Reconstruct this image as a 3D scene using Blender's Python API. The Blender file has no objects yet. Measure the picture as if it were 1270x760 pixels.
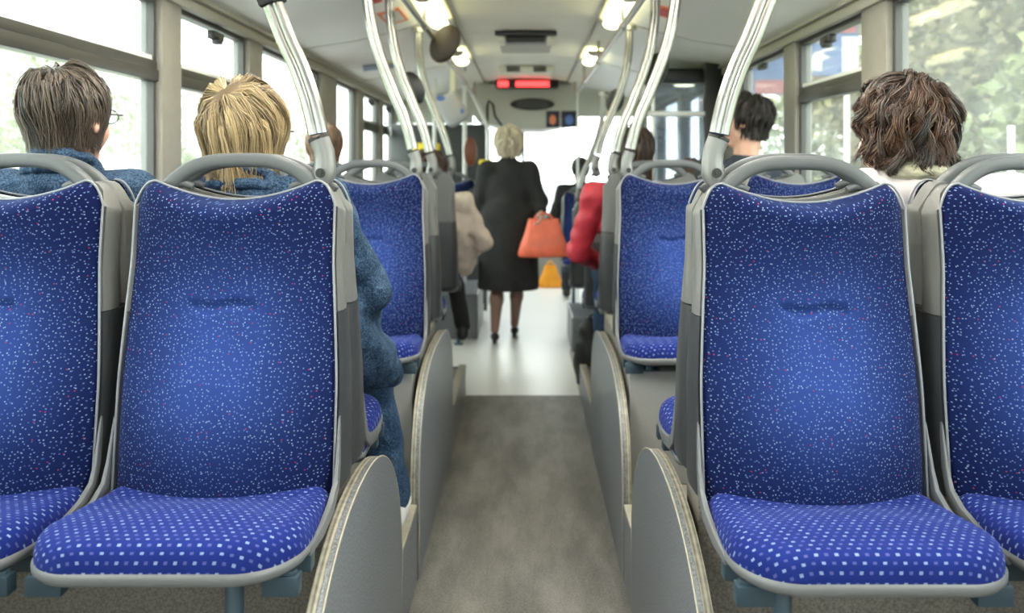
import bpy, bmesh, math, random
import numpy as np
from mathutils import Vector, Matrix, Euler
R = math.radians; PI = math.pi
random.seed(7); np.random.seed(7)
SC = bpy.context.scene
COL = SC.collection

# ------------------------------------------------------------------ materials
def newmat(name):
    m = bpy.data.materials.new(name); m.use_nodes = True
    nt = m.node_tree
    b = nt.nodes['Principled BSDF']
    return m, nt, b

def mat(name, col, rough=.5, metal=0, nscale=0, namt=.1, bump=0, bscale=None, sheen=0, coat=0, spec=.5, detail=3, stretch=None):
    m, nt, b = newmat(name)
    N = nt.nodes.new; L = nt.links.new
    b.inputs['Base Color'].default_value = (*col, 1)
    b.inputs['Roughness'].default_value = rough
    b.inputs['Metallic'].default_value = metal
    b.inputs['Specular IOR Level'].default_value = spec
    if sheen:
        b.inputs['Sheen Weight'].default_value = sheen; b.inputs['Sheen Roughness'].default_value = .5
    if coat: b.inputs['Coat Weight'].default_value = coat
    if nscale or bump:
        tc = N('ShaderNodeTexCoord'); src = tc.outputs['Object']
        if stretch:
            mp = N('ShaderNodeMapping'); mp.inputs['Scale'].default_value = stretch; L(src, mp.inputs['Vector']); src = mp.outputs[0]
    if nscale:
        n = N('ShaderNodeTexNoise'); n.inputs['Scale'].default_value = nscale; n.inputs['Detail'].default_value = detail
        L(src, n.inputs['Vector'])
        mr = N('ShaderNodeMapRange'); mr.inputs['From Min'].default_value = .3; mr.inputs['From Max'].default_value = .7
        mr.inputs['To Min'].default_value = 1-namt; mr.inputs['To Max'].default_value = 1+namt
        L(n.outputs['Fac'], mr.inputs['Value'])
        vm = N('ShaderNodeVectorMath'); vm.operation = 'SCALE'; vm.inputs[0].default_value = col
        L(mr.outputs[0], vm.inputs['Scale']); L(vm.outputs[0], b.inputs['Base Color'])
    if bump:
        n2 = N('ShaderNodeTexNoise'); n2.inputs['Scale'].default_value = bscale or nscale or 100; n2.inputs['Detail'].default_value = detail
        L(src, n2.inputs['Vector'])
        bp = N('ShaderNodeBump'); bp.inputs['Strength'].default_value = bump; bp.inputs['Distance'].default_value = .004
        L(n2.outputs['Fac'], bp.inputs['Height']); L(bp.outputs[0], b.inputs['Normal'])
    return m

def math_node(nt, op, a, b=None, c=None):
    n = nt.nodes.new('ShaderNodeMath'); n.operation = op
    for i, v in enumerate((a, b, c)):
        if v is None: continue
        if isinstance(v, (int, float)): n.inputs[i].default_value = v
        else: nt.links.new(v, n.inputs[i])
    return n.outputs[0]

def mixcol(nt, fac, a, b):
    n = nt.nodes.new('ShaderNodeMix'); n.data_type = 'RGBA'
    for i, v in ((0, fac), (6, a), (7, b)):
        if isinstance(v, (int, float)): n.inputs[i].default_value = v
        elif isinstance(v, tuple): n.inputs[i].default_value = (*v, 1)
        else: nt.links.new(v, n.inputs[i])
    return n.outputs[2]

def fabric_back():
    m, nt, b = newmat('speckled_blue_fabric'); N = nt.nodes.new; L = nt.links.new
    uv = N('ShaderNodeUVMap'); uv.uv_map = 'UVMap'
    mp = N('ShaderNodeMapping'); mp.inputs['Scale'].default_value = (125, 125, 1); L(uv.outputs[0], mp.inputs['Vector'])
    vo = N('ShaderNodeTexVoronoi'); vo.voronoi_dimensions = '2D'; vo.feature = 'F1'; vo.distance = 'CHEBYCHEV'
    vo.inputs['Scale'].default_value = 1; vo.inputs['Randomness'].default_value = 1
    L(mp.outputs[0], vo.inputs['Vector'])
    dot = math_node(nt, 'LESS_THAN', vo.outputs['Distance'], .15)
    sep = N('ShaderNodeSeparateColor'); L(vo.outputs['Color'], sep.inputs[0])
    red = math_node(nt, 'GREATER_THAN', sep.outputs[0], .975)
    keep = math_node(nt, 'LESS_THAN', sep.outputs[1], .85)
    dot = math_node(nt, 'MULTIPLY', dot, keep)
    nz = N('ShaderNodeTexNoise'); nz.inputs['Scale'].default_value = 9; nz.inputs['Detail'].default_value = 3; L(uv.outputs[0], nz.inputs['Vector'])
    base = mixcol(nt, nz.outputs['Fac'], (.0012, .0028, .030), (.0022, .0055, .046))
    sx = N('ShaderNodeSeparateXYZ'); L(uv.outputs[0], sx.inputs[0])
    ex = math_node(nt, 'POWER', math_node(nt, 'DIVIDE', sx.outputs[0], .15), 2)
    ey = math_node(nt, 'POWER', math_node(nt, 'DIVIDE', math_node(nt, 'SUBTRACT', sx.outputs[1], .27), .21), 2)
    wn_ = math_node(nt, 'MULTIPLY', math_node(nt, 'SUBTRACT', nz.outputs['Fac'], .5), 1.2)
    lit_centre = math_node(nt, 'EXPONENT', math_node(nt, 'MULTIPLY', math_node(nt, 'ADD', math_node(nt, 'ADD', ex, ey), wn_), -.8))  # highlight over the backrest centre, painted into the fabric colour
    base = mixcol(nt, math_node(nt, 'MINIMUM', lit_centre, 1.0), base, (.018, .042, .185))
    wc = mixcol(nt, sep.outputs[2], (.05, .09, .25), (.20, .27, .40))
    dc = mixcol(nt, red, wc, (.28, .03, .07))
    L(mixcol(nt, dot, base, dc), b.inputs['Base Color'])
    b.inputs['Roughness'].default_value = .95; b.inputs['Specular IOR Level'].default_value = .15
    b.inputs['Sheen Weight'].default_value = .10; b.inputs['Sheen Roughness'].default_value = .4; b.inputs['Sheen Tint'].default_value = (.3, .45, 1, 1)
    n2 = N('ShaderNodeTexNoise'); n2.inputs['Scale'].default_value = 700; L(uv.outputs[0], n2.inputs['Vector'])
    bp = N('ShaderNodeBump'); bp.inputs['Strength'].default_value = .25; bp.inputs['Distance'].default_value = .002
    L(n2.outputs['Fac'], bp.inputs['Height']); L(bp.outputs[0], b.inputs['Normal'])
    return m

def fabric_cushion():
    m, nt, b = newmat('dotted_blue_fabric'); N = nt.nodes.new; L = nt.links.new
    uv = N('ShaderNodeUVMap'); uv.uv_map = 'UVMap'
    sp = N('ShaderNodeSeparateXYZ'); L(uv.outputs[0], sp.inputs[0])
    v = math_node(nt, 'DIVIDE', sp.outputs[1], .0125)
    row = math_node(nt, 'FLOOR', v)
    odd = math_node(nt, 'MULTIPLY', math_node(nt, 'FLOORED_MODULO', row, 2), .5)
    u = math_node(nt, 'ADD', math_node(nt, 'DIVIDE', sp.outputs[0], .0165), odd)
    fu = math_node(nt, 'ABSOLUTE', math_node(nt, 'SUBTRACT', math_node(nt, 'FRACT', u), .5))
    fv = math_node(nt, 'ABSOLUTE', math_node(nt, 'SUBTRACT', math_node(nt, 'FRACT', v), .5))
    dot = math_node(nt, 'MULTIPLY', math_node(nt, 'LESS_THAN', fu, .19), math_node(nt, 'LESS_THAN', fv, .17))
    alt = math_node(nt, 'FLOORED_MODULO', math_node(nt, 'FLOOR', u), 2)
    nz = N('ShaderNodeTexNoise'); nz.inputs['Scale'].default_value = 14; nz.inputs['Detail'].default_value = 3; L(uv.outputs[0], nz.inputs['Vector'])
    base = mixcol(nt, nz.outputs['Fac'], (.007, .014, .120), (.012, .026, .170))
    dc = mixcol(nt, alt, (.07, .08, .25), (.19, .25, .42))
    L(mixcol(nt, dot, base, dc), b.inputs['Base Color'])
    b.inputs['Roughness'].default_value = .95; b.inputs['Specular IOR Level'].default_value = .15
    b.inputs['Sheen Weight'].default_value = .12; b.inputs['Sheen Roughness'].default_value = .4; b.inputs['Sheen Tint'].default_value = (.3, .4, 1, 1)
    n2 = N('ShaderNodeTexNoise'); n2.inputs['Scale'].default_value = 700; L(uv.outputs[0], n2.inputs['Vector'])
    bp = N('ShaderNodeBump'); bp.inputs['Strength'].default_value = .25; bp.inputs['Distance'].default_value = .002
    L(n2.outputs['Fac'], bp.inputs['Height']); L(bp.outputs[0], b.inputs['Normal'])
    return m

def glass_mat(name, tint, haze, hazecol=(.9, .95, .92)):
    m = bpy.data.materials.new(name); m.use_nodes = True; nt = m.node_tree; nt.nodes.clear()
    N = nt.nodes.new; L = nt.links.new
    out = N('ShaderNodeOutputMaterial')
    tr = N('ShaderNodeBsdfTransparent'); tr.inputs[0].default_value = (*tint, 1)
    tl = N('ShaderNodeBsdfTranslucent'); tl.inputs[0].default_value = (*hazecol, 1)
    gl = N('ShaderNodeBsdfGlossy'); gl.inputs['Roughness'].default_value = .03
    tc = N('ShaderNodeTexCoord'); nz = N('ShaderNodeTexNoise'); nz.inputs['Scale'].default_value = 6; nz.inputs['Detail'].default_value = 6
    L(tc.outputs['Object'], nz.inputs['Vector'])
    mr = N('ShaderNodeMapRange'); mr.inputs['To Min'].default_value = haze*.5; mr.inputs['To Max'].default_value = haze*1.5
    L(nz.outputs['Fac'], mr.inputs['Value'])
    m1 = N('ShaderNodeMixShader'); L(mr.outputs[0], m1.inputs[0]); L(tr.outputs[0], m1.inputs[1]); L(tl.outputs[0], m1.inputs[2])
    lw = N('ShaderNodeLayerWeight'); lw.inputs['Blend'].default_value = .5
    p5 = math_node(nt, 'POWER', lw.outputs['Facing'], 5)
    fr = math_node(nt, 'ADD', math_node(nt, 'MULTIPLY', p5, .6), .03)
    m2 = N('ShaderNodeMixShader'); L(fr, m2.inputs[0]); L(m1.outputs[0], m2.inputs[1]); L(gl.outputs[0], m2.inputs[2])
    L(m2.outputs[0], out.inputs[0])
    return m

def emit(name, col, s):
    m, nt, b = newmat(name)
    b.inputs['Base Color'].default_value = (*col, 1)
    b.inputs['Emission Color'].default_value = (*col, 1); b.inputs['Emission Strength'].default_value = s
    return m

def hair_mat(name, dark, light, rough=.45):
    m, nt, b = newmat(name); N = nt.nodes.new; L = nt.links.new
    at = N('ShaderNodeAttribute'); at.attribute_name = 'shade'
    L(mixcol(nt, at.outputs['Fac'], dark, light), b.inputs['Base Color'])
    b.inputs['Roughness'].default_value = rough; b.inputs['Specular IOR Level'].default_value = .6
    return m

def denim_mat(name, c, c2):
    m, nt, b = newmat(name); N = nt.nodes.new; L = nt.links.new
    tc = N('ShaderNodeTexCoord')
    n = N('ShaderNodeTexNoise'); n.inputs['Scale'].default_value = 14; n.inputs['Detail'].default_value = 8; n.inputs['Roughness'].default_value = .7
    L(tc.outputs['Object'], n.inputs['Vector'])
    mr = N('ShaderNodeMapRange'); mr.inputs['From Min'].default_value = .35; mr.inputs['From Max'].default_value = .68; L(n.outputs['Fac'], mr.inputs['Value'])
    w = N('ShaderNodeTexNoise'); w.inputs['Scale'].default_value = 230; w.inputs['Detail'].default_value = 3; L(tc.outputs['Object'], w.inputs['Vector'])
    f = math_node(nt, 'ADD', math_node(nt, 'MULTIPLY', mr.outputs[0], .7), math_node(nt, 'MULTIPLY', math_node(nt, 'SUBTRACT', w.outputs['Fac'], .5), 3.0))
    L(mixcol(nt, f, c, c2), b.inputs['Base Color'])
    b.inputs['Roughness'].default_value = .9; b.inputs['Specular IOR Level'].default_value = .2
    wv = N('ShaderNodeTexNoise'); wv.inputs['Scale'].default_value = 24; wv.inputs['Detail'].default_value = 4; L(tc.outputs['Object'], wv.inputs['Vector'])
    bp = N('ShaderNodeBump'); bp.inputs['Strength'].default_value = .8; bp.inputs['Distance'].default_value = .02
    L(wv.outputs['Fac'], bp.inputs['Height']); L(bp.outputs[0], b.inputs['Normal'])
    return m

M = {}
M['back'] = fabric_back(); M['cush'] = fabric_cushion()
M['shell'] = mat('light_grey_plastic', (.145, .145, .14), .38, nscale=600, namt=.10, bump=.15, bscale=900)
M['handle'] = mat('grey_handle_plastic', (.090, .095, .10), .45, nscale=600, namt=.08, bump=.15, bscale=900)
M['lower'] = mat('dark_grey_plastic', (.036, .038, .041), .42, nscale=600, namt=.10, bump=.12, bscale=900)
M['pipe'] = mat('silver_grey_edge', (.23, .24, .26), .35)
M['pan'] = mat('grey_seat_frame', (.15, .155, .16), .4)
M['bracket'] = mat('blue_grey_bracket', (.03, .055, .075), .4)
M['legm'] = mat('blue_grey_steel', (.10, .15, .19), .35, metal=.5)
M['alu'] = mat('brushed_aluminium', (.36, .358, .345), .27, metal=1, nscale=300, namt=.04, stretch=(1, 1, .05))
M['socket'] = mat('silver_socket', (.20, .20, .197), .35, metal=.35)
M['railp'] = mat('rail_paint', (.42, .41, .37), .3, metal=.6)
M['black'] = mat('black_plastic', (.012, .012, .013), .4)
M['rubber'] = mat('black_rubber', (.018, .018, .018), .6)
M['bolt'] = mat('bolt_steel', (.05, .05, .05), .3, metal=.6)
M['ceil'] = mat('cream_ceiling', (.90, .875, .77), .55, nscale=3, namt=.03)
M['cove'] = mat('off_white_cove', (.91, .90, .885), .4, nscale=2, namt=.03)
M['trim'] = mat('beige_trim', (.36, .34, .285), .5, nscale=20, namt=.05)
M['pillar'] = mat('grey_beige_pillar', (.22, .207, .18), .45, nscale=20, namt=.05)
M['wall'] = mat('grey_wall_laminate', (.30, .30, .29), .5, nscale=300, namt=.12)
M['frame'] = mat('dark_window_frame', (.045, .045, .043), .4)
M['transom'] = mat('dark_bronze_transom', (.055, .052, .047), .35, metal=.4)
M['lipw'] = mat('pale_sash_lip', (.75, .76, .74), .4)
M['glassL'] = glass_mat('dusty_window_glass', (.93, .97, .94), .06)
M['glassR'] = glass_mat('streaked_window_glass', (.93, .96, .93), .075)
M['glassC'] = glass_mat('clear_glass', (.92, .95, .95), .06)
def floor_mat():
    m, nt, b = newmat('worn_speckled_grey_floor'); N = nt.nodes.new; L = nt.links.new
    tc = N('ShaderNodeTexCoord'); n = N('ShaderNodeTexNoise'); n.inputs['Scale'].default_value = 150; n.inputs['Detail'].default_value = 6; L(tc.outputs['Object'], n.inputs['Vector'])
    mp = N('ShaderNodeMapping'); mp.inputs['Scale'].default_value = (5, 1.6, 1); L(tc.outputs['Object'], mp.inputs['Vector'])
    n2 = N('ShaderNodeTexNoise'); n2.inputs['Scale'].default_value = 1.4; n2.inputs['Detail'].default_value = 7; n2.inputs['Roughness'].default_value = .65; L(mp.outputs[0], n2.inputs['Vector'])
    f = math_node(nt, 'ADD', math_node(nt, 'MULTIPLY', math_node(nt, 'SUBTRACT', n.outputs['Fac'], .5), 2.2), math_node(nt, 'MULTIPLY', math_node(nt, 'SUBTRACT', n2.outputs['Fac'], .5), 2.4))
    f = math_node(nt, 'ADD', f, .5)
    L(mixcol(nt, f, (.090, .086, .080), (.235, .225, .208)), b.inputs['Base Color']); b.inputs['Roughness'].default_value = .5
    return m
M['floorD'] = floor_mat()
M['floorL'] = mat('pale_vinyl_floor', (.74, .735, .71), .35, nscale=180, namt=.10, detail=5)
M['plat'] = mat('platform_vinyl', (.23, .21, .185), .6, nscale=170, namt=.35, detail=6)
M['lam'] = mat('speckled_grey_laminate', (.165, .180, .198), .38, nscale=190, namt=.55, detail=5)
M['edge'] = mat('cream_edge_strip', (.34, .32, .26), .5, nscale=40, namt=.1)
def ply():
    m, nt, b = newmat('layered_plywood_edge'); N = nt.nodes.new; L = nt.links.new
    tc = N('ShaderNodeTexCoord'); sp = N('ShaderNodeSeparateXYZ'); L(tc.outputs['Object'], sp.inputs[0])
    s = math_node(nt, 'SINE', math_node(nt, 'MULTIPLY', sp.outputs[0], 2*PI/.0095))
    n = N('ShaderNodeTexNoise'); n.inputs['Scale'].default_value = 60; L(tc.outputs['Object'], n.inputs['Vector'])
    f = math_node(nt, 'ADD', math_node(nt, 'MULTIPLY', s, .35), n.outputs['Fac'])
    L(mixcol(nt, f, (.10, .09, .07), (.42, .39, .31)), b.inputs['Base Color']); b.inputs['Roughness'].default_value = .6
    return m
M['ply'] = ply()
M['skin'] = mat('skin', (.62, .36, .27), .5, nscale=40, namt=.06)
M['skinp'] = mat('pale_skin', (.74, .47, .38), .5, nscale=40, namt=.05)
M['hosiery'] = mat('sheer_dark_stocking', (.26, .15, .12), .5)
M['denim'] = denim_mat('blue_denim', (.010, .026, .055), (.070, .120, .200))
M['denim2'] = denim_mat('jeans_denim', (.014, .036, .080), (.07, .12, .20))
M['stitch'] = mat('denim_stitching', (.10, .09, .09), .8)
M['white'] = mat('white_leather', (.8, .8, .8), .5)
M['cream'] = mat('cream_jacket', (.60, .52, .45), .8, nscale=18, namt=.12, bump=.9, bscale=18)
M['whitej'] = mat('white_jacket', (.52, .48, .49), .8, nscale=14, namt=.04, bump=.6, bscale=14)
M['scarf'] = mat('green_cream_scarf', (.48, .46, .33), .85, nscale=30, namt=.35, bump=.8, bscale=40, stretch=(1, 1, 2.5))
M['suit'] = mat('navy_suit', (.022, .028, .045), .8)
M['red'] = mat('red_jacket', (.50, .035, .055), .55, nscale=16, namt=.15, bump=.9, bscale=16)
M['coat'] = mat('charcoal_coat', (.017, .017, .018), .85, nscale=30, namt=.2, bump=.5, bscale=14)
M['bluej'] = mat('blue_jacket_panel', (.03, .06, .38), .6)
M['trous'] = mat('dark_trousers', (.015, .014, .016), .8)
M['bag'] = mat('coral_red_leather', (.86, .17, .09), .38, nscale=12, namt=.12, bump=.4, bscale=20)
M['bagy'] = mat('orange_bag', (.95, .38, .02), .5, nscale=12, namt=.1)
M['bagb'] = mat('black_bag', (.012, .012, .014), .6, bump=.6, bscale=20)
M['yellow'] = mat('yellow_plastic', (.90, .66, .02), .4)
M['brown'] = mat('dark_brown_disc', (.040, .026, .018), .45)
M['rust'] = mat('rust_brown_disc', (.14, .035, .012), .45)
M['signred'] = emit('red_led', (1, .05, .05), .35)
M['lamp'] = emit('lamp_diffuser', (1, .98, .60), .7)
M['lampn'] = emit('near_lamp_diffuser', (1, .98, .90), 5)  # for added out-of-view strips, brighter than the visible lamps to light the seat backs
M['paperw'] = mat('paper_white', (.75, .72, .72), .5)
M['paper_r'] = mat('paper_red', (.65, .05, .04), .5)
M['paper_o'] = mat('paper_orange', (.85, .28, .14), .5)
M['paper_b'] = mat('paper_blue_grey', (.20, .23, .34), .5)
M['paper_y'] = mat('paper_yellow', (.80, .72, .30), .5)
M['darkpanel'] = mat('dark_grey_panel', (.045, .048, .052), .5)
M['bulk'] = mat('pale_grey_bulkhead', (.55, .55, .50), .5)
M['blueh'] = mat('blue_print', (.10, .20, .55), .5)
M['screen'] = mat('dark_picture', (.02, .02, .05), .3)

# ------------------------------------------------------------------ object helpers
def setp(o, label=None, cat=None, group=None, kind=None):
    if label: o['label'] = label
    if cat: o['category'] = cat
    if group: o['group'] = group
    if kind: o['kind'] = kind
    return o

def obj(name, me, m=None, parent=None, loc=None, smooth=None):
    o = bpy.data.objects.new(name, me); COL.objects.link(o)
    if m is not None:
        for x in (m if isinstance(m, (list, tuple)) else [m]): me.materials.append(x)
    if parent: o.parent = parent
    if loc: o.location = loc
    if smooth: me.polygons.foreach_set('use_smooth', [True]*len(me.polygons)); 
    return o

def thing(name, label, cat, loc=(0, 0, 0), rz=0, group=None):
    o = bpy.data.objects.new(name, None); COL.objects.link(o); o.empty_display_size = .1
    o.location = loc; o.rotation_euler = (0, 0, rz)
    return setp(o, label, cat, group)

class MB:
    def __init__(s): s.v = []; s.f = []; s.mi = []; s.uv = None
    def add(s, v, f, mi=0):
        n = len(s.v); s.v += [tuple(p) for p in v]; s.f += [tuple(i+n for i in q) for q in f]; s.mi += [mi]*len(f); return s
    def box(s, x0, x1, y0, y1, z0, z1, mi=0, mt=None):
        v = [(x, y, z) for x in (x0, x1) for y in (y0, y1) for z in (z0, z1)]
        if mt: v = [tuple(mt @ Vector(p)) for p in v]
        return s.add(v, [(0, 1, 3, 2), (4, 6, 7, 5), (0, 4, 5, 1), (2, 3, 7, 6), (0, 2, 6, 4), (1, 5, 7, 3)], mi)
    def rings(s, rings, mi=0, closed=True, cap=True):
        n = len(rings[0]); v = [p for r in rings for p in r]; f = []
        for i in range(len(rings)-1):
            for j in range(n if closed else n-1):
                k = (j+1) % n
                f.append((i*n+j, i*n+k, (i+1)*n+k, (i+1)*n+j))
        if cap and closed:
            f.append(tuple(range(n-1, -1, -1))); b = (len(rings)-1)*n; f.append(tuple(range(b, b+n)))
        return s.add(v, f, mi)
    def sweep(s, path, sec, up=Vector((0, 1, 0)), mi=0, scale=None, cap=True):
        path = [Vector(p) for p in path]; rs = []
        for i, p in enumerate(path):
            t = (path[min(i+1, len(path)-1)]-path[max(i-1, 0)]).normalized()
            b = (up - up.dot(t)*t)
            if b.length < 1e-4: b = Vector((1, 0, 0))-t*t.x
            b.normalize(); a = b.cross(t).normalized()
            k = scale[i] if scale else 1
            rs.append([tuple(p+a*(x*k)+b*(y*k)) for x, y in sec])
        return s.rings(rs, mi, cap=cap)
    def tube(s, path, r, n=12, mi=0, scale=None, up=Vector((0, 1, 0))):
        sec = [(r*math.cos(2*PI*i/n), r*math.sin(2*PI*i/n)) for i in range(n)]
        return s.sweep(path, sec, up, mi, scale)
    def cyl(s, a, b, r, n=20, mi=0, r2=None):
        a = Vector(a); b = Vector(b); up = Vector((0, 0, 1)) if abs((b-a).normalized().z) < .9 else Vector((1, 0, 0))
        return s.tube([a, b], r, n, mi, [1, (r2/r if r2 else 1)], up)
    def ell(s, c, r, n=16, mi=0, mt=None):
        rs = []
        for i in range(n+1):
            th = PI*i/n; th = min(max(th, .02), PI-.02)
            rs.append([(c[0]+r[0]*math.sin(th)*math.cos(2*PI*j/(2*n)), c[1]+r[1]*math.sin(th)*math.sin(2*PI*j/(2*n)), c[2]+r[2]*math.cos(th)) for j in range(2*n)])
        if mt: rs = [[tuple(mt @ Vector(p)) for p in q] for q in rs]
        return s.rings(rs, mi)
    def mesh(s, name='m', weld=False):
        me = bpy.data.meshes.new(name); me.from_pydata(s.v, [], s.f); me.update()
        if any(s.mi): me.polygons.foreach_set('material_index', s.mi)
        bm = bmesh.new(); bm.from_mesh(me)
        if weld: bmesh.ops.remove_doubles(bm, verts=bm.verts, dist=1e-5)
        bmesh.ops.recalc_face_normals(bm, faces=bm.faces); bm.to_mesh(me); bm.free()
        return me
    def build(s, name, m, parent=None, smooth=True, bevel=0, loc=None, seg=2, angle=35, weld=False):
        me = s.mesh(name, weld)
        if bevel:
            bm = bmesh.new(); bm.from_mesh(me)
            es = [e for e in bm.edges if len(e.link_faces) == 2 and e.calc_face_angle(0) > R(30)]
            bmesh.ops.bevel(bm, geom=es, offset=bevel, segments=seg, profile=.5, affect='EDGES', clamp_overlap=True)
            bm.to_mesh(me); bm.free()
        o = obj(name, me, m, parent, loc)
        if smooth:
            me.polygons.foreach_set('use_smooth', [True]*len(me.polygons))
            me.set_sharp_from_angle(angle=R(angle))
        return o

def copy_tree(o, parent=None):
    c = o.copy(); COL.objects.link(c)
    if parent: c.parent = parent
    for ch in list(o.children): copy_tree(ch, c)
    return c

# ------------------------------------------------------------------ the seat (local: front towards -y, z=0 at cushion back, backrest up)
def hw(z):    # half width of the back
    if z < .2: return .226
    return .226 - .014*min(1, (z-.2)/.25)**1.2
def yl(z):    # lean + ergonomic profile of the frame plane
    return .075*(z/.62)
def ztop(x, w=.213):
    a = abs(x)/w
    if a > 1: a = 1
    # dip in the middle, shoulder at .83, falling corner
    if a < .80: return .586 + .040*(a/.80)**1.9
    t = (a-.80)/.20
    return .626 - .052*(t**2.6)
def outline(x_s):  # closed outline of the pad in (x,z)
    pts = []
    return pts

def make_pad():
    nu, nv = 56, 72; vs = []; uvs = []; fs = []
    for j in range(nv+1):
        v = j/nv
        for i in range(nu+1):
            u = -1+2*i/nu
            ue = math.copysign(abs(u)**.85, u)
            zt = ztop(ue*.213)
            z = -.03 + v*(zt+.03)
            # round lower/upper edges by inset at the rim
            x = ue*hw(z)*.985
            # edge factor
            e = min(1, (1-abs(ue))*hw(z)/.045); e = math.sqrt(max(0, 1-(1-e)**2))
            et = min(1, (zt-z)/.035); et = math.sqrt(max(0, 1-(1-et)**2))
            fo = .010 + .055*max(0, math.cos(ue*PI/2))**.9
            prof = .046*math.exp(-((z-.12)/.15)**2) + .040*math.exp(-((z-.62)/.15)**2) - .012*math.exp(-((z-.42)/.1)**2)
            d = (fo+prof*max(0, math.cos(ue*PI/2))**.6)*e*et
            sl = math.exp(-((z-.372-.004*math.sin(x*60))/.0065)**4)*(1/(1+math.exp((abs(x)-.066)/.004)))
            d -= .014*sl
            vs.append((x, yl(z)-d, z)); uvs.append((x, z))
    W = nu+1
    for j in range(nv):
        for i in range(nu): fs.append((j*W+i, j*W+i+1, (j+1)*W+i+1, (j+1)*W+i))
    me = bpy.data.meshes.new('backrest'); me.from_pydata(vs, [], fs); me.update()
    ul = me.uv_layers.new(name='UVMap')
    for l in me.loops: ul.data[l.index].uv = uvs[l.vertex_index]
    me.polygons.foreach_set('use_smooth', [True]*len(me.polygons))
    return me

def edge_loop(n=60):
    pts = []
    for k in range(20): pts.append((-hw(-.03+.59*k/19), -.03+.60*k/19))
    for k in range(n+1):
        x = -.213+.426*k/n; pts.append((x, ztop(x)))
    for k in range(19, -1, -1): pts.append((hw(-.03+.59*k/19), -.03+.60*k/19))
    return pts

def shell_cols(depth, flare=0):
    # columns around: each entry function (z)->(x,y)
    pass

def make_shell(z0, z1, kind):
    """wraps the back of the pad; z0..z1 are local heights (z1 None = to the top outline)"""
    nx = 40; rows = 26; mb = MB(); R_ = []
    for j in range(rows+1):
        v = j/rows; ring = []
        def zz(x):
            t = ztop(max(-.213, min(.213, x)))-.002 if z1 is None else z1
            return z0+(t-z0)*v
        if z1 is None: D = lambda z: .062+.035*(1-min(1, max(0, z)/.62))
        else: D = lambda z: .097+.05*max(0, (z1-z)/(z1-z0))**.8
        for s in (-1,):
            z = zz(-.213); w = hw(z)
            ring.append((-w+.002, yl(z)-.002, z)); ring.append((-w-.006, yl(z)-.006, z)); ring.append((-w-.012, yl(z)+.010, z)); ring.append((-w-.014, yl(z)+D(z)*.5, z)); ring.append((-w-.008, yl(z)+D(z)*.85, z))
        for k in range(nx+1):
            x = -.20+.40*k/nx; z = zz(x); xx = x*hw(z)/.213
            ring.append((xx, yl(z)+D(z)+.012*math.cos(x/.2*PI/2), z))
        z = zz(.213); w = hw(z)
        ring += [(w+.008, yl(z)+D(z)*.85, z), (w+.014, yl(z)+D(z)*.5, z), (w+.012, yl(z)+.010, z), (w+.006, yl(z)-.006, z), (w-.002, yl(z)-.002, z)]
        for k in range(nx, -1, -1):
            x = -.20+.40*k/nx; z = zz(x); ring.append((x*hw(z)/.213, yl(z)+.012, z))
        if z1 is None:
            for a_, dz_ in ((1, .002), (2, .007), (3, .012), (4, .009)):
                for q_ in (a_, 5+nx+1+4-a_): x_, y_, z_ = ring[q_]; ring[q_] = (x_, y_, z_-dz_*v**4)
        R_.append(ring)
    mb.rings(R_, cap=False)
    for ring, fl in ((R_[0], 1), (R_[-1], 0)):
        n0 = len(ring); m = nx+1; fs = []; zi = lambda k: n0-1-k     # inner run is stored reversed
        for k in range(nx): fs.append((5+k, 5+k+1, zi(k+1), zi(k)))
        fs.append((0, 1, 2, 3, 4, 5, zi(0))); e = 5+m
        fs.append((e-1, e, e+1, e+2, e+3, e+4, zi(nx)))
        mb.add(ring, fs)
    return mb

def plan(n=64, w=.226, d=.345, rf=.115, rr=.04):
    """cushion plan outline, x across, y from 0 (back) to -d (front)"""
    pts = []
    def arc(cx, cy, r, a0, a1, k=14):
        for i in range(k): 
            a = R(a0+(a1-a0)*i/(k-1)); pts.append((cx+r*math.cos(a), cy+r*math.sin(a)))
    arc(w-rr, -rr, rr, 90, 0); 
    arc(w+.006-rf, -d+rf, rf, 0, -90); arc(-w-.006+rf, -d+rf, rf, -90, -180); arc(-w+rr, -rr, rr, 180, 90)
    return pts

def zdome(x, y):
    t = -y/.345
    return .012*(1-(x/.23)**2) - .012*math.exp(-((t-.28)/.14)**2) + .012*math.exp(-((t-.72)/.3)**2) + .012*t

def make_cushion():
    P = plan(); n = len(P); cx, cy = 0, -.18; vs = []; fs = []; uvs = []
    S = [0.02, .12, .24, .36, .48, .6, .7, .79, .86, .91, .95, .98, 1.0, 1.004, 1.0]
    Z = [0]*9 + [-.002, -.006, -.013, -.027, -.042, -.054]
    for s, dz in zip(S, Z):
        for x, y in P:
            X = cx+(x-cx)*s; Y = cy+(y-cy)*s
            vs.append((X, Y, zdome(X, Y)+dz))
            # uv: keep running past the rim
            k = 1 + max(0, -dz-.006)*1.8
            uvs.append((X*k, Y*k))
    for i in range(len(S)-1):
        for j in range(n):
            k = (j+1) % n; fs.append((i*n+j, (i+1)*n+j, (i+1)*n+k, i*n+k))
    fs.append(tuple(range(n)))
    b = (len(S)-1)*n; fs.append(tuple(range(b+n-1, b-1, -1)))
    me = bpy.data.meshes.new('seat_cushion'); me.from_pydata(vs, [], fs); me.update()
    ul = me.uv_layers.new(name='UVMap')
    for l in me.loops: ul.data[l.index].uv = uvs[l.vertex_index]
    me.polygons.foreach_set('use_smooth', [True]*len(me.polygons))
    bm = bmesh.new(); bm.from_mesh(me); bmesh.ops.recalc_face_normals(bm, faces=bm.faces); bm.to_mesh(me); bm.free()
    return me

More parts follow.
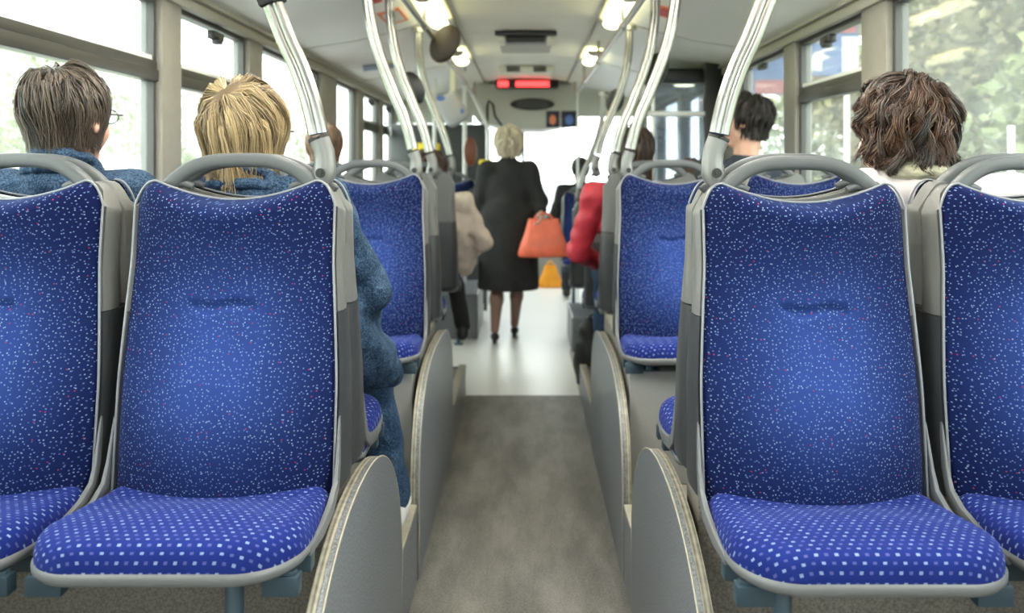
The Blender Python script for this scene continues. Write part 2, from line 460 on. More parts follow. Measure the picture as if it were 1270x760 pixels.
def make_seat():
    root = thing('bus_seat', 'seat', 'seat')
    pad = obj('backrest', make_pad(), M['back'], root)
    mb = MB(); lp = [(x, yl(z)-.010, z) for x, z in edge_loop()]
    mb.tube(lp, .0027, 8); mb.build('piping', M['pipe'], pad)
    make_shell(.352, None, 'u').build('upper_shell', M['shell'], root, angle=50, weld=True)
    make_shell(-.006, .350, 'l').build('lower_shell', M['lower'], root, angle=50, weld=True)
    # handle
    mb = MB(); path = []; 
    for k in range(41):
        t = -1+2*k/40; x = .198*t; path.append((x, yl(.62)+.030-.010*abs(t)**2, .552+.118*(1-abs(t)**3.2)))
    n = 16; sec = [(.0155*math.copysign(abs(math.cos(2*PI*i/n))**.7, math.cos(2*PI*i/n)), .013*math.copysign(abs(math.sin(2*PI*i/n))**.7, math.sin(2*PI*i/n))) for i in range(n)]
    mb.sweep(path, sec, up=Vector((0, 1, 0)), scale=[1+.15*abs(-1+2*k/40)**3 for k in range(41)])
    h = mb.build('handle', M['handle'], root, angle=60)
    # inner web where the handle runs into the shoulders
    for s in (-1, 1):
        mb = MB()
        path = [(s*(.176-.070*k/8), yl(.6)+.028, .600+.022*math.sin(PI*k/8*.75)-.004*(k/8)) for k in range(9)]
        mb.sweep(path, [(.010*math.cos(2*PI*i/12), .010*math.sin(2*PI*i/12)) for i in range(12)], scale=[1.3-.6*k/8 for k in range(9)])
        mb.build('grip_web', M['handle'], h)
    # cushion
    c = obj('seat_cushion', make_cushion(), M['cush'], root, loc=(0, .0, .010)); 
    P = plan(w=.227, d=.347); mb = MB(); rs = []
    for s, z in ((.97, -.028), (1.0, -.034), (1.012, -.038), (1.010, -.046), (.985, -.054), (.90, -.062), (.7, -.066)):
        rs.append([((x)*s, -.18+(y+.18)*s, zdome(x*s, -.18+(y+.18)*s)+z) for x, y in P])
    mb.rings(rs); 
    p = mb.build('seat_pan', M['pan'], root, angle=50)
    for s in (-1, 1):   # side arms that join pan to backrest frame
        mb = MB(); path = [(s*.232, yl(.16)-.002, .14), (s*.234, -.004, .05), (s*.234, -.022, .010), (s*.234, -.065, -.015), (s*.234, -.14, -.028), (s*.233, -.22, -.030)]
        mb.sweep(path, [(-.009, -.0035), (.009, -.0035), (.009, .0035), (-.009, .0035)], up=Vector((1, 0, 0)), scale=[.6, 1.1, 1.4, 1.6, 1.4, .9])
        mb.build('side_arm', M['pan'], root, bevel=.002)
        for yy in (-.19, -.275):
            mb = MB(); mb.box(s*.17, s*.232, yy-.014, yy+.014, -.075, -.040); mb.box(s*.17, s*.226, yy-.009, yy+.009, -.068, -.034)
            mb.build('mounting_bracket', M['bracket'], root, bevel=.003)
    mb = MB(); mb.cyl((.10, -.22, -.055), (.10, -.22, -.47), .0165); mb.cyl((.10, -.22, -.47), (.10, -.22, -.462), .035)
    mb.build('support_leg', M['legm'], root)
    return root

XL, XR = -.618, .585
WL, WR = -1.111, 1.083
seat0 = make_seat()
ZS = .715
GR_SEAT = 'blue bus seats'
SEATS = [
 # x, mid y, facing camera?, z, label
 (XL, 1.655, 1, ZS, 'large blue speckled seat facing us left of the aisle, its whole dotted cushion in view'),
 (XR, 1.635, 1, ZS-.006, 'large blue speckled seat facing us right of the aisle, its whole dotted cushion in view'),
 (WL, 1.655, 1, ZS, 'blue seat facing us, cut by the left edge, in front of the grey-brown-haired passenger'),
 (WR, 1.635, 1, ZS-.006, 'blue seat facing us, cut by the right edge, beside the big side window'),
 (XL, 1.915, 0, ZS, 'grey-shelled seat with its back to us carrying the blonde passenger in denim'),
 (XR, 1.895, 0, ZS, 'grey-shelled empty aisle seat with its back against the large right seat, cushion edge poking out'),
 (WL, 1.915, 0, ZS, 'seat under the grey-brown-haired man in denim by the left window'),
 (WR, 1.895, 0, ZS, 'seat under the woman in the white jacket by the right window'),
 (XL, 3.13, 1, ZS, 'blurred blue seat facing us beyond the blonde passenger, left of the aisle'),
 (XR, 3.13, 1, ZS, 'blurred blue seat facing us on the right of the aisle, just behind the near seat'),
 (WL, 3.13, 1, ZS, 'left window seat facing us beyond the blonde passenger, almost hidden'),
 (WR, 3.13, 1, ZS, 'window seat seen through the grab handle of the large right seat'),
 (XL, 3.66, 0, ZS, 'grey-backed seat facing forward right behind the blurred left blue seat'),
 (XR, 3.86, 0, ZS, 'grey-backed seat facing forward carrying the passenger in the red jacket'),
 (WL, 3.66, 0, ZS, 'forward-facing left window seat beyond the blurred blue seat'),
 (WR, 3.86, 0, ZS, 'window seat under the dark-haired man in the navy suit'),
 (XL, 4.56, 0, ZS, 'grey-backed seat facing forward carrying the passenger in the cream jacket'),
 (WL, 4.56, 0, ZS, 'window seat under the brown-haired passenger with a red collar on the left'),
 (WR, 4.80, 0, ZS-.14, 'window seat under the low brown head near the black door post'),
 (XR, 4.80, 0, ZS-.14, 'empty aisle seat in front of the red-jacketed passenger'),
 (XR, 6.30, 0, ZS-.24, 'small distant grey-backed seat right of the aisle, near the standing woman'),
 (XR-.02, 7.45, 1, ZS-.20, 'small distant blue seat facing us right of the aisle, beside the young man'),
 (XL, 6.45, 1, ZS-.07, 'small distant blue seat facing us left of the aisle, behind the cream-jacketed passenger'),
]
for i, (x, y, cam, z, lab) in enumerate(SEATS):
    s = seat0 if i == 0 else copy_tree(seat0)
    s.location = (x, y, z); s.rotation_euler = (0, 0, 0 if cam else PI)
    s['label'] = lab; s['category'] = 'seat'; s['group'] = GR_SEAT
    for ch in list(s.children):
        if ch.name.startswith('support_leg') and not cam and y < 6: bpy.data.objects.remove(ch); continue
        if ch.name.startswith('support_leg'):
            base = .25 if y < 4.6 else (.17 if y < 5 else 0)
            if cam and 3 < y < 3.5: base = .64
            # legs reach whatever floor lies below the seat
            ch.scale = (1, 1, (z-base)/.47)
            if x > 0 and cam: ch.location.x = -.235
            if (x < 0) and not cam: ch.location.x = -.2

# ------------------------------------------------------------------ shell of the bus
XW0, XW1 = -1.36, 1.36
Y0, Y1 = -.9, 9.6
def struct(name, mb, m, smooth=False, parent=None, bevel=0):
    o = mb.build(name, m, parent, smooth=smooth, bevel=bevel)
    if not parent: o['kind'] = 'structure'
    return o
AL, AR = -.36, .325
mb = MB(); mb.box(XW0, XW1, Y0, 4.84, -.1, 0); struct('floor', mb, M['floorD'])
mb = MB(); mb.box(XW0, XW1, 4.84, Y1, -.1, 0); struct('floor_front', mb, M['floorL'])
# raised platforms each side
for nm, x0, x1 in (('floor_platform_left', XW0, AL-.004), ('floor_platform_right', AR+.004, XW1)):
    mb = MB(); mb.box(x0, x1, Y0, 3.9, 0, .235); mb.box(x0, x1, 3.9, 4.84, 0, .16)
    struct(nm, mb, M['plat'])
mb = MB(); mb.box(XW0, -.38, 6.4, 7.2, 0, .36); struct('floor_step_left', mb, M['lam'], bevel=.01)
mb = MB(); mb.box(.34, XW1, 5.95, 6.6, 0, .26); struct('floor_step_right', mb, M['lam'], bevel=.01)

# walls
def wall(name, x, sgn, pillars, door=None):
    xi, xo = x, x+sgn*.07
    a, b = min(xi, xo), max(xi, xo)
    mb = MB()
    if door:
        mb.box(a, b, Y0, door[0], 0, .93); mb.box(a, b, door[1], Y1, 0, .93)
    else: mb.box(a, b, Y0, Y1, 0, .93)
    mb.box(a, b, Y0, Y1, 2.0, 2.14)
    struct(name, mb, M['wall'])
    for y0, y1 in pillars:
        mb = MB(); xx = (a, b+.0) if sgn > 0 else (a, b)
        mb.box(xx[0]-(.02 if sgn > 0 else 0), xx[1]+(.02 if sgn < 0 else 0), y0, y1, .9, 2.03)
        struct('trim_pillar', mb, M['pillar'], bevel=.012, smooth=True)
PL = [(-.9, -.78), (.9, 1.06), (2.98, 3.15), (3.92, 4.12), (5.3, 5.74), (6.45, 6.7), (7.45, 7.62), (8.3, 8.42), (9.42, 9.6)]
PR = [(-.9, -.78), (.9, 1.06), (3.0, 3.23), (4.02, 4.2), (5.07, 5.62), (6.95, 7.15), (8.2, 8.32), (9.42, 9.6)]
wall('wall_left', XW0, -1, PL); wall('wall_right', XW1, 1, PR, (5.62, 6.95))
wn = [0]
def window(x, sgn, y0, y1, gm, transom, latch=True, zb=.95):
    wn[0] += 1
    e = bpy.data.objects.new('window_%d' % wn[0], None); COL.objects.link(e); e.location = (x+sgn*.03, (y0+y1)/2, 0); e['kind'] = 'structure'
    h = (y1-y0)/2; t = .012
    mb = MB(); f = .022
    mb.box(-t*2, t*2, -h, -h+f, zb, 2.0); mb.box(-t*2, t*2, h-f, h, zb, 2.0); mb.box(-t*2, t*2, -h+f, h-f, zb, zb+f); mb.box(-t*2, t*2, -h+f, h-f, 1.975, 2.0)
    mb.build('window_frame', M['frame'], e, smooth=False)
    if transom:
        mb = MB(); mb.box(-.035, .02, -h, h, 1.685, 1.728); mb.box(-.028, .02, -h, h, 1.728, 1.762)
        tr = mb.build('transom_bar', M['transom'], e, bevel=.003, smooth=True)
        mb = MB(); mb.box(-.018, .004, -h+f, h-f, 1.7625, 1.780); mb.build('sash_lip', M['lipw'], tr, smooth=False)
        mb = MB(); mb.box(-.003, .003, -h+f, h-f, 1.780, 1.976); mb.build('upper_pane', gm, e, smooth=False)
        mb = MB(); mb.box(-.003, .003, -h+f, h-f, zb+f, 1.684); mb.build('pane', gm, e, smooth=False)
        if latch:
            mb = MB(); yy = h*.05
            mb.box(-.045, -.01, yy-.07, yy+.05, 1.925, 1.962); mb.box(-.060, -.02, yy-.045, yy-.005, 1.905, 1.935)
            mb.build('latch', M['black'], e, bevel=.006)
    else:
        mb = MB(); mb.box(-.003, .003, -h+f, h-f, zb+f, 1.974); mb.build('pane', gm, e, smooth=False)
        if latch:
            mb = MB(); mb.box(-.045, -.01, -.05, .05, 1.93, 1.962); mb.build('latch', M['black'], e, bevel=.006)
    if sgn < 0: e.scale = (-1, 1, 1)
    return e
TL = {1: True, 2: True, 0: True, 5: True, 6: True, 7: False}
for i in range(len(PL)-1): window(XW0, -1, PL[i][1], PL[i+1][0], M['glassL'], TL.get(i, False), latch=i in (2, 5, 6))
for i in range(len(PR)-1):
    if i == 4: continue
    window(XW1, 1, PR[i][1], PR[i+1][0], M['glassR'], i in (2,), latch=i in (2, 3))
# door in the right wall
e = bpy.data.objects.new('door_1', None); COL.objects.link(e); e.location = (XW1+.02, 6.28, 0); e['kind'] = 'structure'
mb = MB()
for a in (-.66, -.03, .03-.06+.03, .60): pass
for y0, y1 in ((-.66, -.60), (-.035, .035), (.60, .66)): mb.box(-.025, .025, y0, y1, .02, 2.0)
for y0, y1 in ((-.60, -.035), (.035, .60)):
    mb.box(-.024, .024, y0, y1, .02, .12); mb.box(-.024, .024, y0, y1, 1.93, 2.0)
mb.build('door_frame', M['darkpanel'], e, smooth=False)
mb = MB()
for y0, y1 in ((-.60, -.035), (.035, .60)): mb.box(-.004, .004, y0, y1, .12, 1.93)
mb.build('door_pane', M['glassC'], e, smooth=False)
# door header box, post and glass screen
t = thing('door_header', 'black box with an oval lamp hung under the ceiling above the right-hand door', 'header', (1.13, 5.9, 1.945))
mb = MB(); mb.box(-.20, .17, -.36, .40, .0, .105); mb.build('housing', M['black'], t, bevel=.02)
mb = MB(); mb.ell((-.02, -.25, -.004), (.075, .05, .010), 10); mb.build('lamp', M['lamp'], t)
t = thing('glass_screen', 'glass partition with a white cross bar hung from a black post beside the right windows', 'partition', (1.30, 5.5, 0))
mb = MB(); mb.box(-.085, .058, -.045, .045, .16*0+.0, 2.09); mb.build('post', M['black'], t, bevel=.012)
mb = MB(); mb.box(-.42, -.087, -.004, .004, .55, 1.94); mb.build('pane', glass_mat('grey_blue_screen_glass', (.62, .67, .74), .25, (.55, .6, .68)), t, smooth=False)
mb = MB(); mb.cyl((-.47, -.03, 1.73), (-.087, -.03, 1.73), .017); mb.build('cross_bar', M['white'], t)
mb = MB(); mb.cyl((-.43, 0, 0), (-.43, 0, 2.2), .016); mb.build('stanchion', M['alu'], t)

# ceiling: one lofted skin with the light troughs in it
prof = [(-1.36, 2.01), (-1.355, 2.045), (-1.30, 2.068), (-1.0, 2.115), (-.78, 2.165), (-.66, 2.20), (-.60, 2.235), (-.43, 2.262), (-.42, 2.268), (-.3, 2.283), (-.15, 2.293), (0, 2.296)]
prof = prof + [(-x, z) for x, z in prof[-2::-1]]
mb = MB(); ys = [Y0+(Y1-Y0)*i/24 for i in range(25)]
def sheet(seg, name, m):
    mb = MB(); rs = []
    for y in ys: rs.append([(x-.0, y, z) for x, z in seg]+[(x, y, z+.03) for x, z in seg[::-1]])
    mb.rings(rs); o = mb.build(name, m, smooth=True, angle=40); o['kind'] = 'structure'; return o
sheet(prof[8:15], 'ceiling', M['ceil'])
sheet(prof[6:9], 'ceiling_trough_left', M['ceil']); sheet(prof[14:17], 'ceiling_trough_right', M['ceil'])
sheet(prof[0:7], 'ceiling_cove_left', M['cove']); sheet(prof[16:23], 'ceiling_cove_right', M['cove'])
# header trims and cove joints
for nm, s in (('trim_header_left', -1), ('trim_header_right', 1)):
    mb = MB(); mb.box(min(s*1.36, s*1.325), max(s*1.36, s*1.325), Y0, Y1, 1.992, 2.035); mb.box(min(s*1.36, s*1.30), max(s*1.36, s*1.30), Y0, Y1, 2.035, 2.05)
    struct(nm, mb, M['trim'], bevel=.006, smooth=True)
for s in (-1, 1):
    for y in (2.95, 4.75, 6.5):
        mb = MB(); rs = [[(s*abs(x), y+dy, z-.0035) for dy in (-.004, .004)]+[(s*abs(x), y+dy, z+.002) for dy in (.004, -.004)] for x, z in prof[1:7]]
        mb.rings(rs); struct('trim_joint', mb, M['trim'])
    for x, z in ((.43, 2.262),):
        mb = MB(); mb.box(s*x-.006, s*x+.006, Y0, 8.45, z-.012, z+.005); struct('trim_channel', mb, M['pillar'])
# rear and front
mb = MB(); mb.box(XW0, XW1, Y0-.08, Y0, 0, 1.45); mb.box(XW0, XW1, Y0-.08, Y0, 1.85, 2.35)
mb.box(XW0, -.9, Y0-.08, Y0, 1.45, 1.85); mb.box(.9, XW1, Y0-.08, Y0, 1.45, 1.85); struct('wall_back', mb, M['wall'])
mb = MB(); mb.box(-.9, .9, Y0-.045, Y0-.035, 1.45, 1.85); struct('window_%d' % (wn[0]+1), mb, M['glassC'])
mb = MB(); mb.box(XW0, XW1, Y1, Y1+.08, 0, .82); mb.box(XW0, XW1, Y1, Y1+.08, 2.0, 2.35); struct('wall_front', mb, M['wall'])
mb = MB(); mb.box(-1.3, 1.3, Y1+.03, Y1+.04, .82, 2.0); struct('window_%d' % (wn[0]+2), mb, M['glassC'])
mb = MB(); mb.box(-.05, -.01, Y1-.02, Y1+.02, .82, 1.95); struct('trim_windscreen_post', mb, M['darkpanel'])
# bulkhead over the front
mb = MB(); rs = []
for y in (8.5, 9.55):
    ring = [(-.56, y, 2.25), (-.56, y, 1.92), (-.50, y, 1.84), (-.40, y, 1.83), (-.30, y, 1.80), (-.16, y, 1.77), (.20, y, 1.77), (.34, y, 1.80), (.56, y, 1.84), (.56, y, 2.25)]
    rs.append(ring)
mb.rings(rs); struct('ceiling_bulkhead', mb, M['bulk'], bevel=.01, smooth=True)
mb = MB(); mb.box(XW0, -.56, 8.5, 8.6, 1.83, 2.2); mb.box(.56, XW1, 8.5, 8.6, 1.9, 2.2); struct('ceiling_bulkhead_side', mb, M['bulk'])

# wheel boxes between the back-to-back seats
def wbox(name, x0, x1, y0, y1, zt, lab, front=0):
    t = thing(name, lab, 'wheel box', ((x0+x1)/2, (y0+y1)/2, .235)); w = (x1-x0)/2; d = (y1-y0)/2
    mb = MB(); mb.box(-w, w, -d, d, 0, zt-.235-.018); mb.build('box_body', M['plat'], t, smooth=False)
    mb = MB(); mb.box(-w, w, -d-.006, d+.006, zt-.235-.018, zt-.235); mb.build('top_edge', M['edge'], t, bevel=.004)
    if front:
        mb = MB(); mb.box(-w, w, -d-front, -d-.007, 0, .64-.235); mb.build('front_step', M['wall'], t, bevel=.006)
wbox('wheel_box', XW0+.002, AL-.045, 1.745, 1.865, .703, 'low grey box with a cream top edge under the near left seats')
wbox('wheel_box', AR+.045, XW1-.002, 1.725, 1.85, .696, 'low grey box with a cream top edge under the near right seats')
wbox('wheel_box', XW0+.002, AL-.045, 3.24, 3.60, .69, 'low grey box under the second pair of left seats', .36)
wbox('wheel_box', AR+.045, XW1-.002, 3.24, 3.80, .69, 'low grey box under the second pair of right seats', .36)
# arched side panels
def arch(x, inward, y0, y1, zpk, lab, steep=2.0, near=None):
    th = .030; zb = .0
    t = thing('wheel_arch_panel', lab, 'panel', (x, (y0+y1)/2, 0), group='arched panels along the aisle')
    c = (y1-y0)/2; pts = []
    for k in range(49):
        a = PI*k/48; ca, sa = math.cos(a), math.sin(a)
        yy = -c*math.copysign(abs(ca)**(2/steep), ca); zz = .20+(zpk-.20)*abs(sa)**(2/steep)
        pts.append((yy, zz))
    pts = [(-c, 0)]+pts+[(c, 0)]
    s = inward
    # laminate slab
    mb = MB(); mb.rings([[(0, y, z) for y, z in pts], [(-s*.012, y, z) for y, z in pts]])
    mb.build('laminate_face', M['lam'], t, smooth=False)
    mb = MB(); mb.rings([[(-s*.0125, y, z) for y, z in pts], [(-s*th, y, z) for y, z in pts]]); 
    mb.build('plywood_edge', M['ply'], t, smooth=False)
    mb = MB(); mb.tube([(s*-.001, y, z) for y, z in pts], .0028, 6, up=Vector((1, 0, 0))); mb.build('edge_trim', M['edge'], t)
arch(AL+.006, 1, 1.22, 2.31, .690, 'grey arched panel beside the near left seat, layered plywood edge showing', 2.2)
arch(AR-.003, -1, 1.36, 2.46, .655, 'grey arched panel beside the near right seat, layered plywood edge showing', 2.2)
arch(AL+.006, 1, 2.68, 3.92, .662, 'taller blurred arched panel on the left below the second blue seat', 3.0)
arch(AR-.003, -1, 2.68, 3.98, .645, 'taller blurred arched panel on the right below the second blue seat', 3.0)
# kerbs (lower riser + cream strip)
for nm, x, s in (('trim_kerb_left', AL, 1), ('trim_kerb_right', AR, -1)):
    mb = MB()
    for ya, yb, zt in ((Y0, 1.2, .25), (2.32 if s > 0 else 2.47, 2.67, .25), (3.99, 4.85, .18)):
        mb.box(min(x, x-s*.01), max(x, x-s*.01), ya, yb, 0, zt-.012)
    struct(nm, mb, M['lam'])
    mb = MB()
    for ya, yb, zt in ((Y0, 1.2, .25), (2.32 if s > 0 else 2.47, 2.67, .25), (3.99, 4.85, .18)):
        mb.box(min(x+s*.001, x-s*.042), max(x+s*.001, x-s*.042), ya, yb, zt-.012, zt+.004)
    struct(nm+'_strip', mb, M['edge'], bevel=.003, smooth=True)
for s, x in ((1, AL), (-1, AR)):
    mb = MB(); mb.box(min(x, x-s*1.0), max(x, x-s*1.0), 4.842, 4.85, .0, .17); struct('trim_riser', mb, M['lam'])
# far kerb right of the aisle
mb = MB(); mb.box(AR, AR+.012, 4.86, 5.95, 0, .03); struct('trim_threshold', mb, M['edge'])

# ------------------------------------------------------------------ poles and rails
POLE = [(.445, 1.395), (.452, 1.43), (.460, 1.47), (.474, 1.525), (.497, 1.59), (.524, 1.65), (.551, 1.72), (.578, 1.79), (.603, 1.87), (.622, 1.95), (.634, 2.03), (.640, 2.10), (.642, 2.19)]
def catmull(P, n=6):
    out = []
    for i in range(len(P)-1):
        p0, p1, p2, p3 = (Vector((P[max(i-1, 0)][0], 0, P[max(i-1, 0)][1])), Vector((P[i][0], 0, P[i][1])), Vector((P[i+1][0], 0, P[i+1][1])), Vector((P[min(i+2, len(P)-1)][0], 0, P[min(i+2, len(P)-1)][1])))
        for k in range(n):
            t = k/n; out.append(.5*((2*p1)+(-p0+p2)*t+(2*p0-5*p1+4*p2-p3)*t*t+(-p0+3*p1-3*p2+p3)*t**3))
    out.append(Vector((P[-1][0], 0, P[-1][1]))); return out
def grab_pole(side, y, lab, clamp=False, dz=0):
    s = side; off = 0 if s < 0 else -.033
    t = thing('grab_pole', lab, 'pole', (s*.445+off*(1 if s > 0 else 0), y, 1.345+dz), group='curved poles rising from the seat corners')
    P = [(s*(x-.445), z-1.345-0) for x, z in POLE]
    path = catmull(P); 
    sec = []
    for i in range(28):
        a = 2*PI*i/28; ca, sa = math.cos(a), math.sin(a)
        sec.append((.0225*ca, .016*math.copysign(abs(sa)**.85, sa)*(1-.42*math.exp(-((ca+.05)/.13)**2))))
    mb = MB(); mb.sweep([p for p in path if p.z >= .092], sec); mb.build('tube', M['alu'], t, angle=60)
    mb = MB(); mb.sweep([p for p in path if .083 <= p.z <= .097] or [path[8], path[9]], sec, scale=None); 
    k0 = next(i for i, p in enumerate(path) if p.z >= .083); a, b = path[k0], path[k0]+Vector((s*.002, 0, .006))
    mb = MB(); mb.sweep([a, b], [(x*1.06, y_*1.06) for x, y_ in sec]); mb.build('seal_ring', M['rubber'], t)
    mb = MB(); sp = [Vector((-s*-.000, .0, .085)), Vector((-s*.003, 0, .06)), Vector((-s*.006, 0, .035)), Vector((-s*.004, 0, .012)), Vector((s*.004, 0, -.012)), Vector((s*.012, 0, -.03))]
    sp[0] = a.copy()
    mb.sweep(sp, [(.0235*math.cos(2*PI*i/20), .0175*math.sin(2*PI*i/20)) for i in range(20)], scale=[1, .98, 1.0, 1.12, 1.05, .8])
    sk = mb.build('socket', M['socket'], t, angle=60)
    mb = MB(); mb.cyl((s*-.001, -.014, .012), (s*-.001, -.0245, .012), .0105, 16); mb.cyl((s*-.001, -.0245, .012), (s*-.001, -.028, .012), .0055, 6)
    mb.build('bolt', M['bolt'], sk)
    mb = MB(); mb.box(-.018, .018, -.012, .014, -.022, -.004, mt=Matrix.Translation((-s*.022, 0, -.006)) @ Matrix.Rotation(s*R(-35), 4, 'Y'))
    mb.build('foot_plate', M['lower'], t, bevel=.003)
    mb = MB(); mb.cyl((s*.197, 0, .825), (s*.197, 0, .851), .04, 20); mb.build('ceiling_flange', M['railp'], t)
    if clamp:
        mb = MB(); q = min(path, key=lambda p: abs(p.z-.405)); mb.box(-.026, .030, -.022, .022, -.032, .034, mt=Matrix.Translation(q) @ Matrix.Rotation(R(-20*-s), 4, 'Y'))
        c = mb.build('clamp', M['black'], t, bevel=.006)
        mb = MB(); mb.cyl((q.x-s*.022, -.024, q.z-.020), (q.x-s*.022, -.028, q.z-.020), .006, 12); mb.build('clamp_screw', M['bolt'], c)
    return t
grab_pole(-1, 1.765, 'sharp silver curved pole rising from the near left seat corner', True)
grab_pole(1, 1.755, 'sharp silver curved pole rising from the near right seat corner')
grab_pole(-1, 3.24, 'curved pole rising from the blurred second blue seat on the left')
grab_pole(1, 3.24, 'curved pole rising from the blurred second blue seat on the right')
grab_pole(-1, 3.80, 'curved pole on the left, second from the blurred blue seat towards the front')
grab_pole(1, 3.78, 'curved pole above the red-jacketed passenger, beside her hair')
grab_pole(-1, 4.80, 'curved pole on the left at the cream-jacketed passenger')
grab_pole(1, 4.72, 'curved pole on the right just beyond the red-jacketed passenger')
grab_pole(1, 6.30, 'farthest curved pole on the right beside the young man', dz=-.24)
for s, x in ((-1, -.525), (1, .505)):
    t = thing('ceiling_rail', ('long grab rail under the ceiling left of the aisle' if s < 0 else 'long grab rail under the ceiling right of the aisle'), 'rail', (x, 1.2, 2.10))
    mb = MB(); mb.cyl((0, 0, 0), (0, 7.2, 0), .017); mb.build('rail_tube', M['railp'], t)
    for yy in (.25, 1.6, 3.0, 4.4, 5.8, 7.1):
        mb = MB(); mb.cyl((0, yy, 0), (0, yy, .145), .011); mb.cyl((0, yy-.022, 0), (0, yy+.022, 0), .023); mb.build('hanger', M['railp'], t)
# straight stanchions near the front
def stanchion(x, y, lab, z0=0, z1=2.25, r=.018, bend=None):
    pts = bend or [(x, y, z0), (x, y, z1)]
    mb = MB(); mb.tube([(a-x, b-y, c) for a, b, c in pts], r, 14, up=Vector((0, 1, 0)) if bend else Vector((1, 0, 0)))
    o = mb.build('stanchion', M['white'], loc=(x, y, 0)); setp(o, lab, 'pole', 'upright poles near the front'); return o
stanchion(-.78, 6.9, 'white upright pole just in front of the yellow box on the left', z1=2.13)
stanchion(-.53, 7.0, 'white upright pole beside the rust-brown disc', .36, 2.2)
stanchion(-.32, 8.0, 'white angled pole bending inward left of the standing woman', bend=[(-.37, 8.0, 0), (-.37, 8.0, 1.72), (-.40, 8.0, 1.82), (-.53, 8.0, 2.10)])
stanchion(.50, 7.75, 'thin bright pole beside the far young man', 0, 2.2, r=.012)

def disc(x, y, z, rx, rz, tilt, m, lab, th=.03, yaw=0):
    t = thing('hanging_disc', lab, 'disc', (x, y, z), group='dark oval discs clipped to poles and rails'); t.rotation_euler = (0, R(tilt), R(yaw))
    mb = MB(); ri = []
    for yy, k in ((-th, .80), (-th*.8, .93), (-th*.3, 1.0), (th*.3, 1.0), (th*.8, .9), (th, .75)):
        ri.append([(rx*k*math.cos(2*PI*i/40), yy, rz*k*math.sin(2*PI*i/40)) for i in range(40)])
    mb.rings(ri); mb.build('disc_plate', m, t)
    mb = MB(); mb.cyl((0, th*.5, 0), (0, th+.03, 0), .02, 12); mb.build('clip', M['railp'], t)
disc(-.455, 4.55, 2.065, .078, .115, 28, M['brown'], 'large dark brown oval disc on the left ceiling rail')
disc(-.56, 4.02, 1.765, .05, .085, -25, M['black'], 'black oval disc half hidden behind the left curved poles', yaw=20)
disc(.62, 3.85, 1.83, .055, .09, 20, M['black'], 'black oval disc behind the right curved poles, beside the door header', yaw=-20)
disc(.53, 4.78, 1.76, .05, .075, 20, M['black'], 'small black oval disc above the red-jacketed passenger', yaw=-20)
disc(-.47, 6.85, 1.50, .055, .125, 0, M['rust'], 'rust-brown oval disc on an upright pole left of the standing woman')

# lamps in the troughs; the two nearest pairs are unseen, added for stronger light
for s in (-1, 1):
    for k, (y, L_) in enumerate(((1.25, 1.0), (2.5, 1.0), (4.4, .85), (6.25, .6))):
        x = s*.515; t = thing('ceiling_lamp', ['nearest pale yellow lamp strip in the %s ceiling trough', 'second lamp strip in the %s ceiling trough, beside the poles', 'third lamp strip in the %s ceiling trough, with a grey end cap', 'farthest lamp strip in the %s ceiling trough, towards the sign'][k] % ('left' if s < 0 else 'right'), 'lamp', (x, y, 2.225), group='lamp strips in the ceiling troughs')
        mb = MB(); rs = []
        for yy in (-L_/2, L_/2): rs.append([(.055*math.cos(PI*i/10), yy, -.035*math.sin(PI*i/10)) for i in range(11)])
        mb.rings(rs); mb.build('diffuser', M['lampn' if k <= 1 else 'lamp'], t)
        for e_ in (-1, 1):
            mb = MB(); mb.rings([[(.060*math.cos(PI*i/10), e_*L_/2+yy, -.040*math.sin(PI*i/10)) for i in range(11)] for yy in (-.03, .03)]); mb.build('end_cap', M['railp'], t)
# ceiling hatch, vents, sign
t = thing('ceiling_hatch', 'raised ceiling hatch with a dark opening above the aisle', 'hatch', (0.0, 5.9, 2.293))
mb = MB(); mb.box(-.19, .19, -.42, .40, -.035, -.002); mb.build('surround', M['trim'], t, bevel=.012)
mb = MB(); mb.box(-.13, .13, -.435, -.30, -.075, -.03); mb.build('opening', M['black'], t, bevel=.004)
for s in (-1, 1):
    mb = MB(); mb.box(s*.165-.022, s*.165+.022, -.44, -.28, -.078, -.034); mb.build('side_cheek', M['ceil'], t, bevel=.008)
mb = MB(); mb.box(-.21, .21, -.47, -.435, -.036, -.006); mb.build('front_lip', M['lower'], t, bevel=.006)
t = thing('ceiling_vent', 'cream ceiling vent with two square grilles just before the red sign', 'vent', (.01, 7.4, 2.288))
mb = MB(); mb.box(-.25, .25, -.08, .08, -.06, 0); mb.build('plate', M['ceil'], t, bevel=.01)
for s in (-1, 1):
    mb = MB()
    for i in range(8):
        mb.box(s*.12-.06+.015*i, s*.12-.054+.015*i, -.09, -.081, -.055, -.006)
    for i in range(4): mb.box(s*.12-.06, s*.12+.056, -.09, -.081, -.053+.013*i, -.049+.013*i)
    mb.build('grille', M['handle'], t, smooth=False)
t = thing('destination_sign', 'dark strip display with glowing red segments above the front bulkhead', 'sign', (.01, 8.42, 2.24))
mb = MB(); mb.box(-.325, .33, -.03, .05, -.05, .035); mb.build('housing', M['black'], t, bevel=.012)
mb = MB(); mb.box(-.29, -.19, -.036, -.03, -.035, .02)
def px5(mb, x0, x1, z0, z1):
    n = int((x1-x0)/.022)
    for i in range(n): mb.box(x0+i*.022, x0+i*.022+.017, -.037, -.03, z0, z1)
for a_, b_ in ((-.30, -.19), (-.115, .235)):
    mb = MB(); mb.box(a_, b_, -.0315, -.0305, -.036, .022); px5(mb, a_, b_, -.036, .022); mb.build('red_segments', M['signred'], t, smooth=False)
t = thing('oval_speaker', 'black oval grille on the front bulkhead', 'speaker', (.07, 8.49, 2.03))
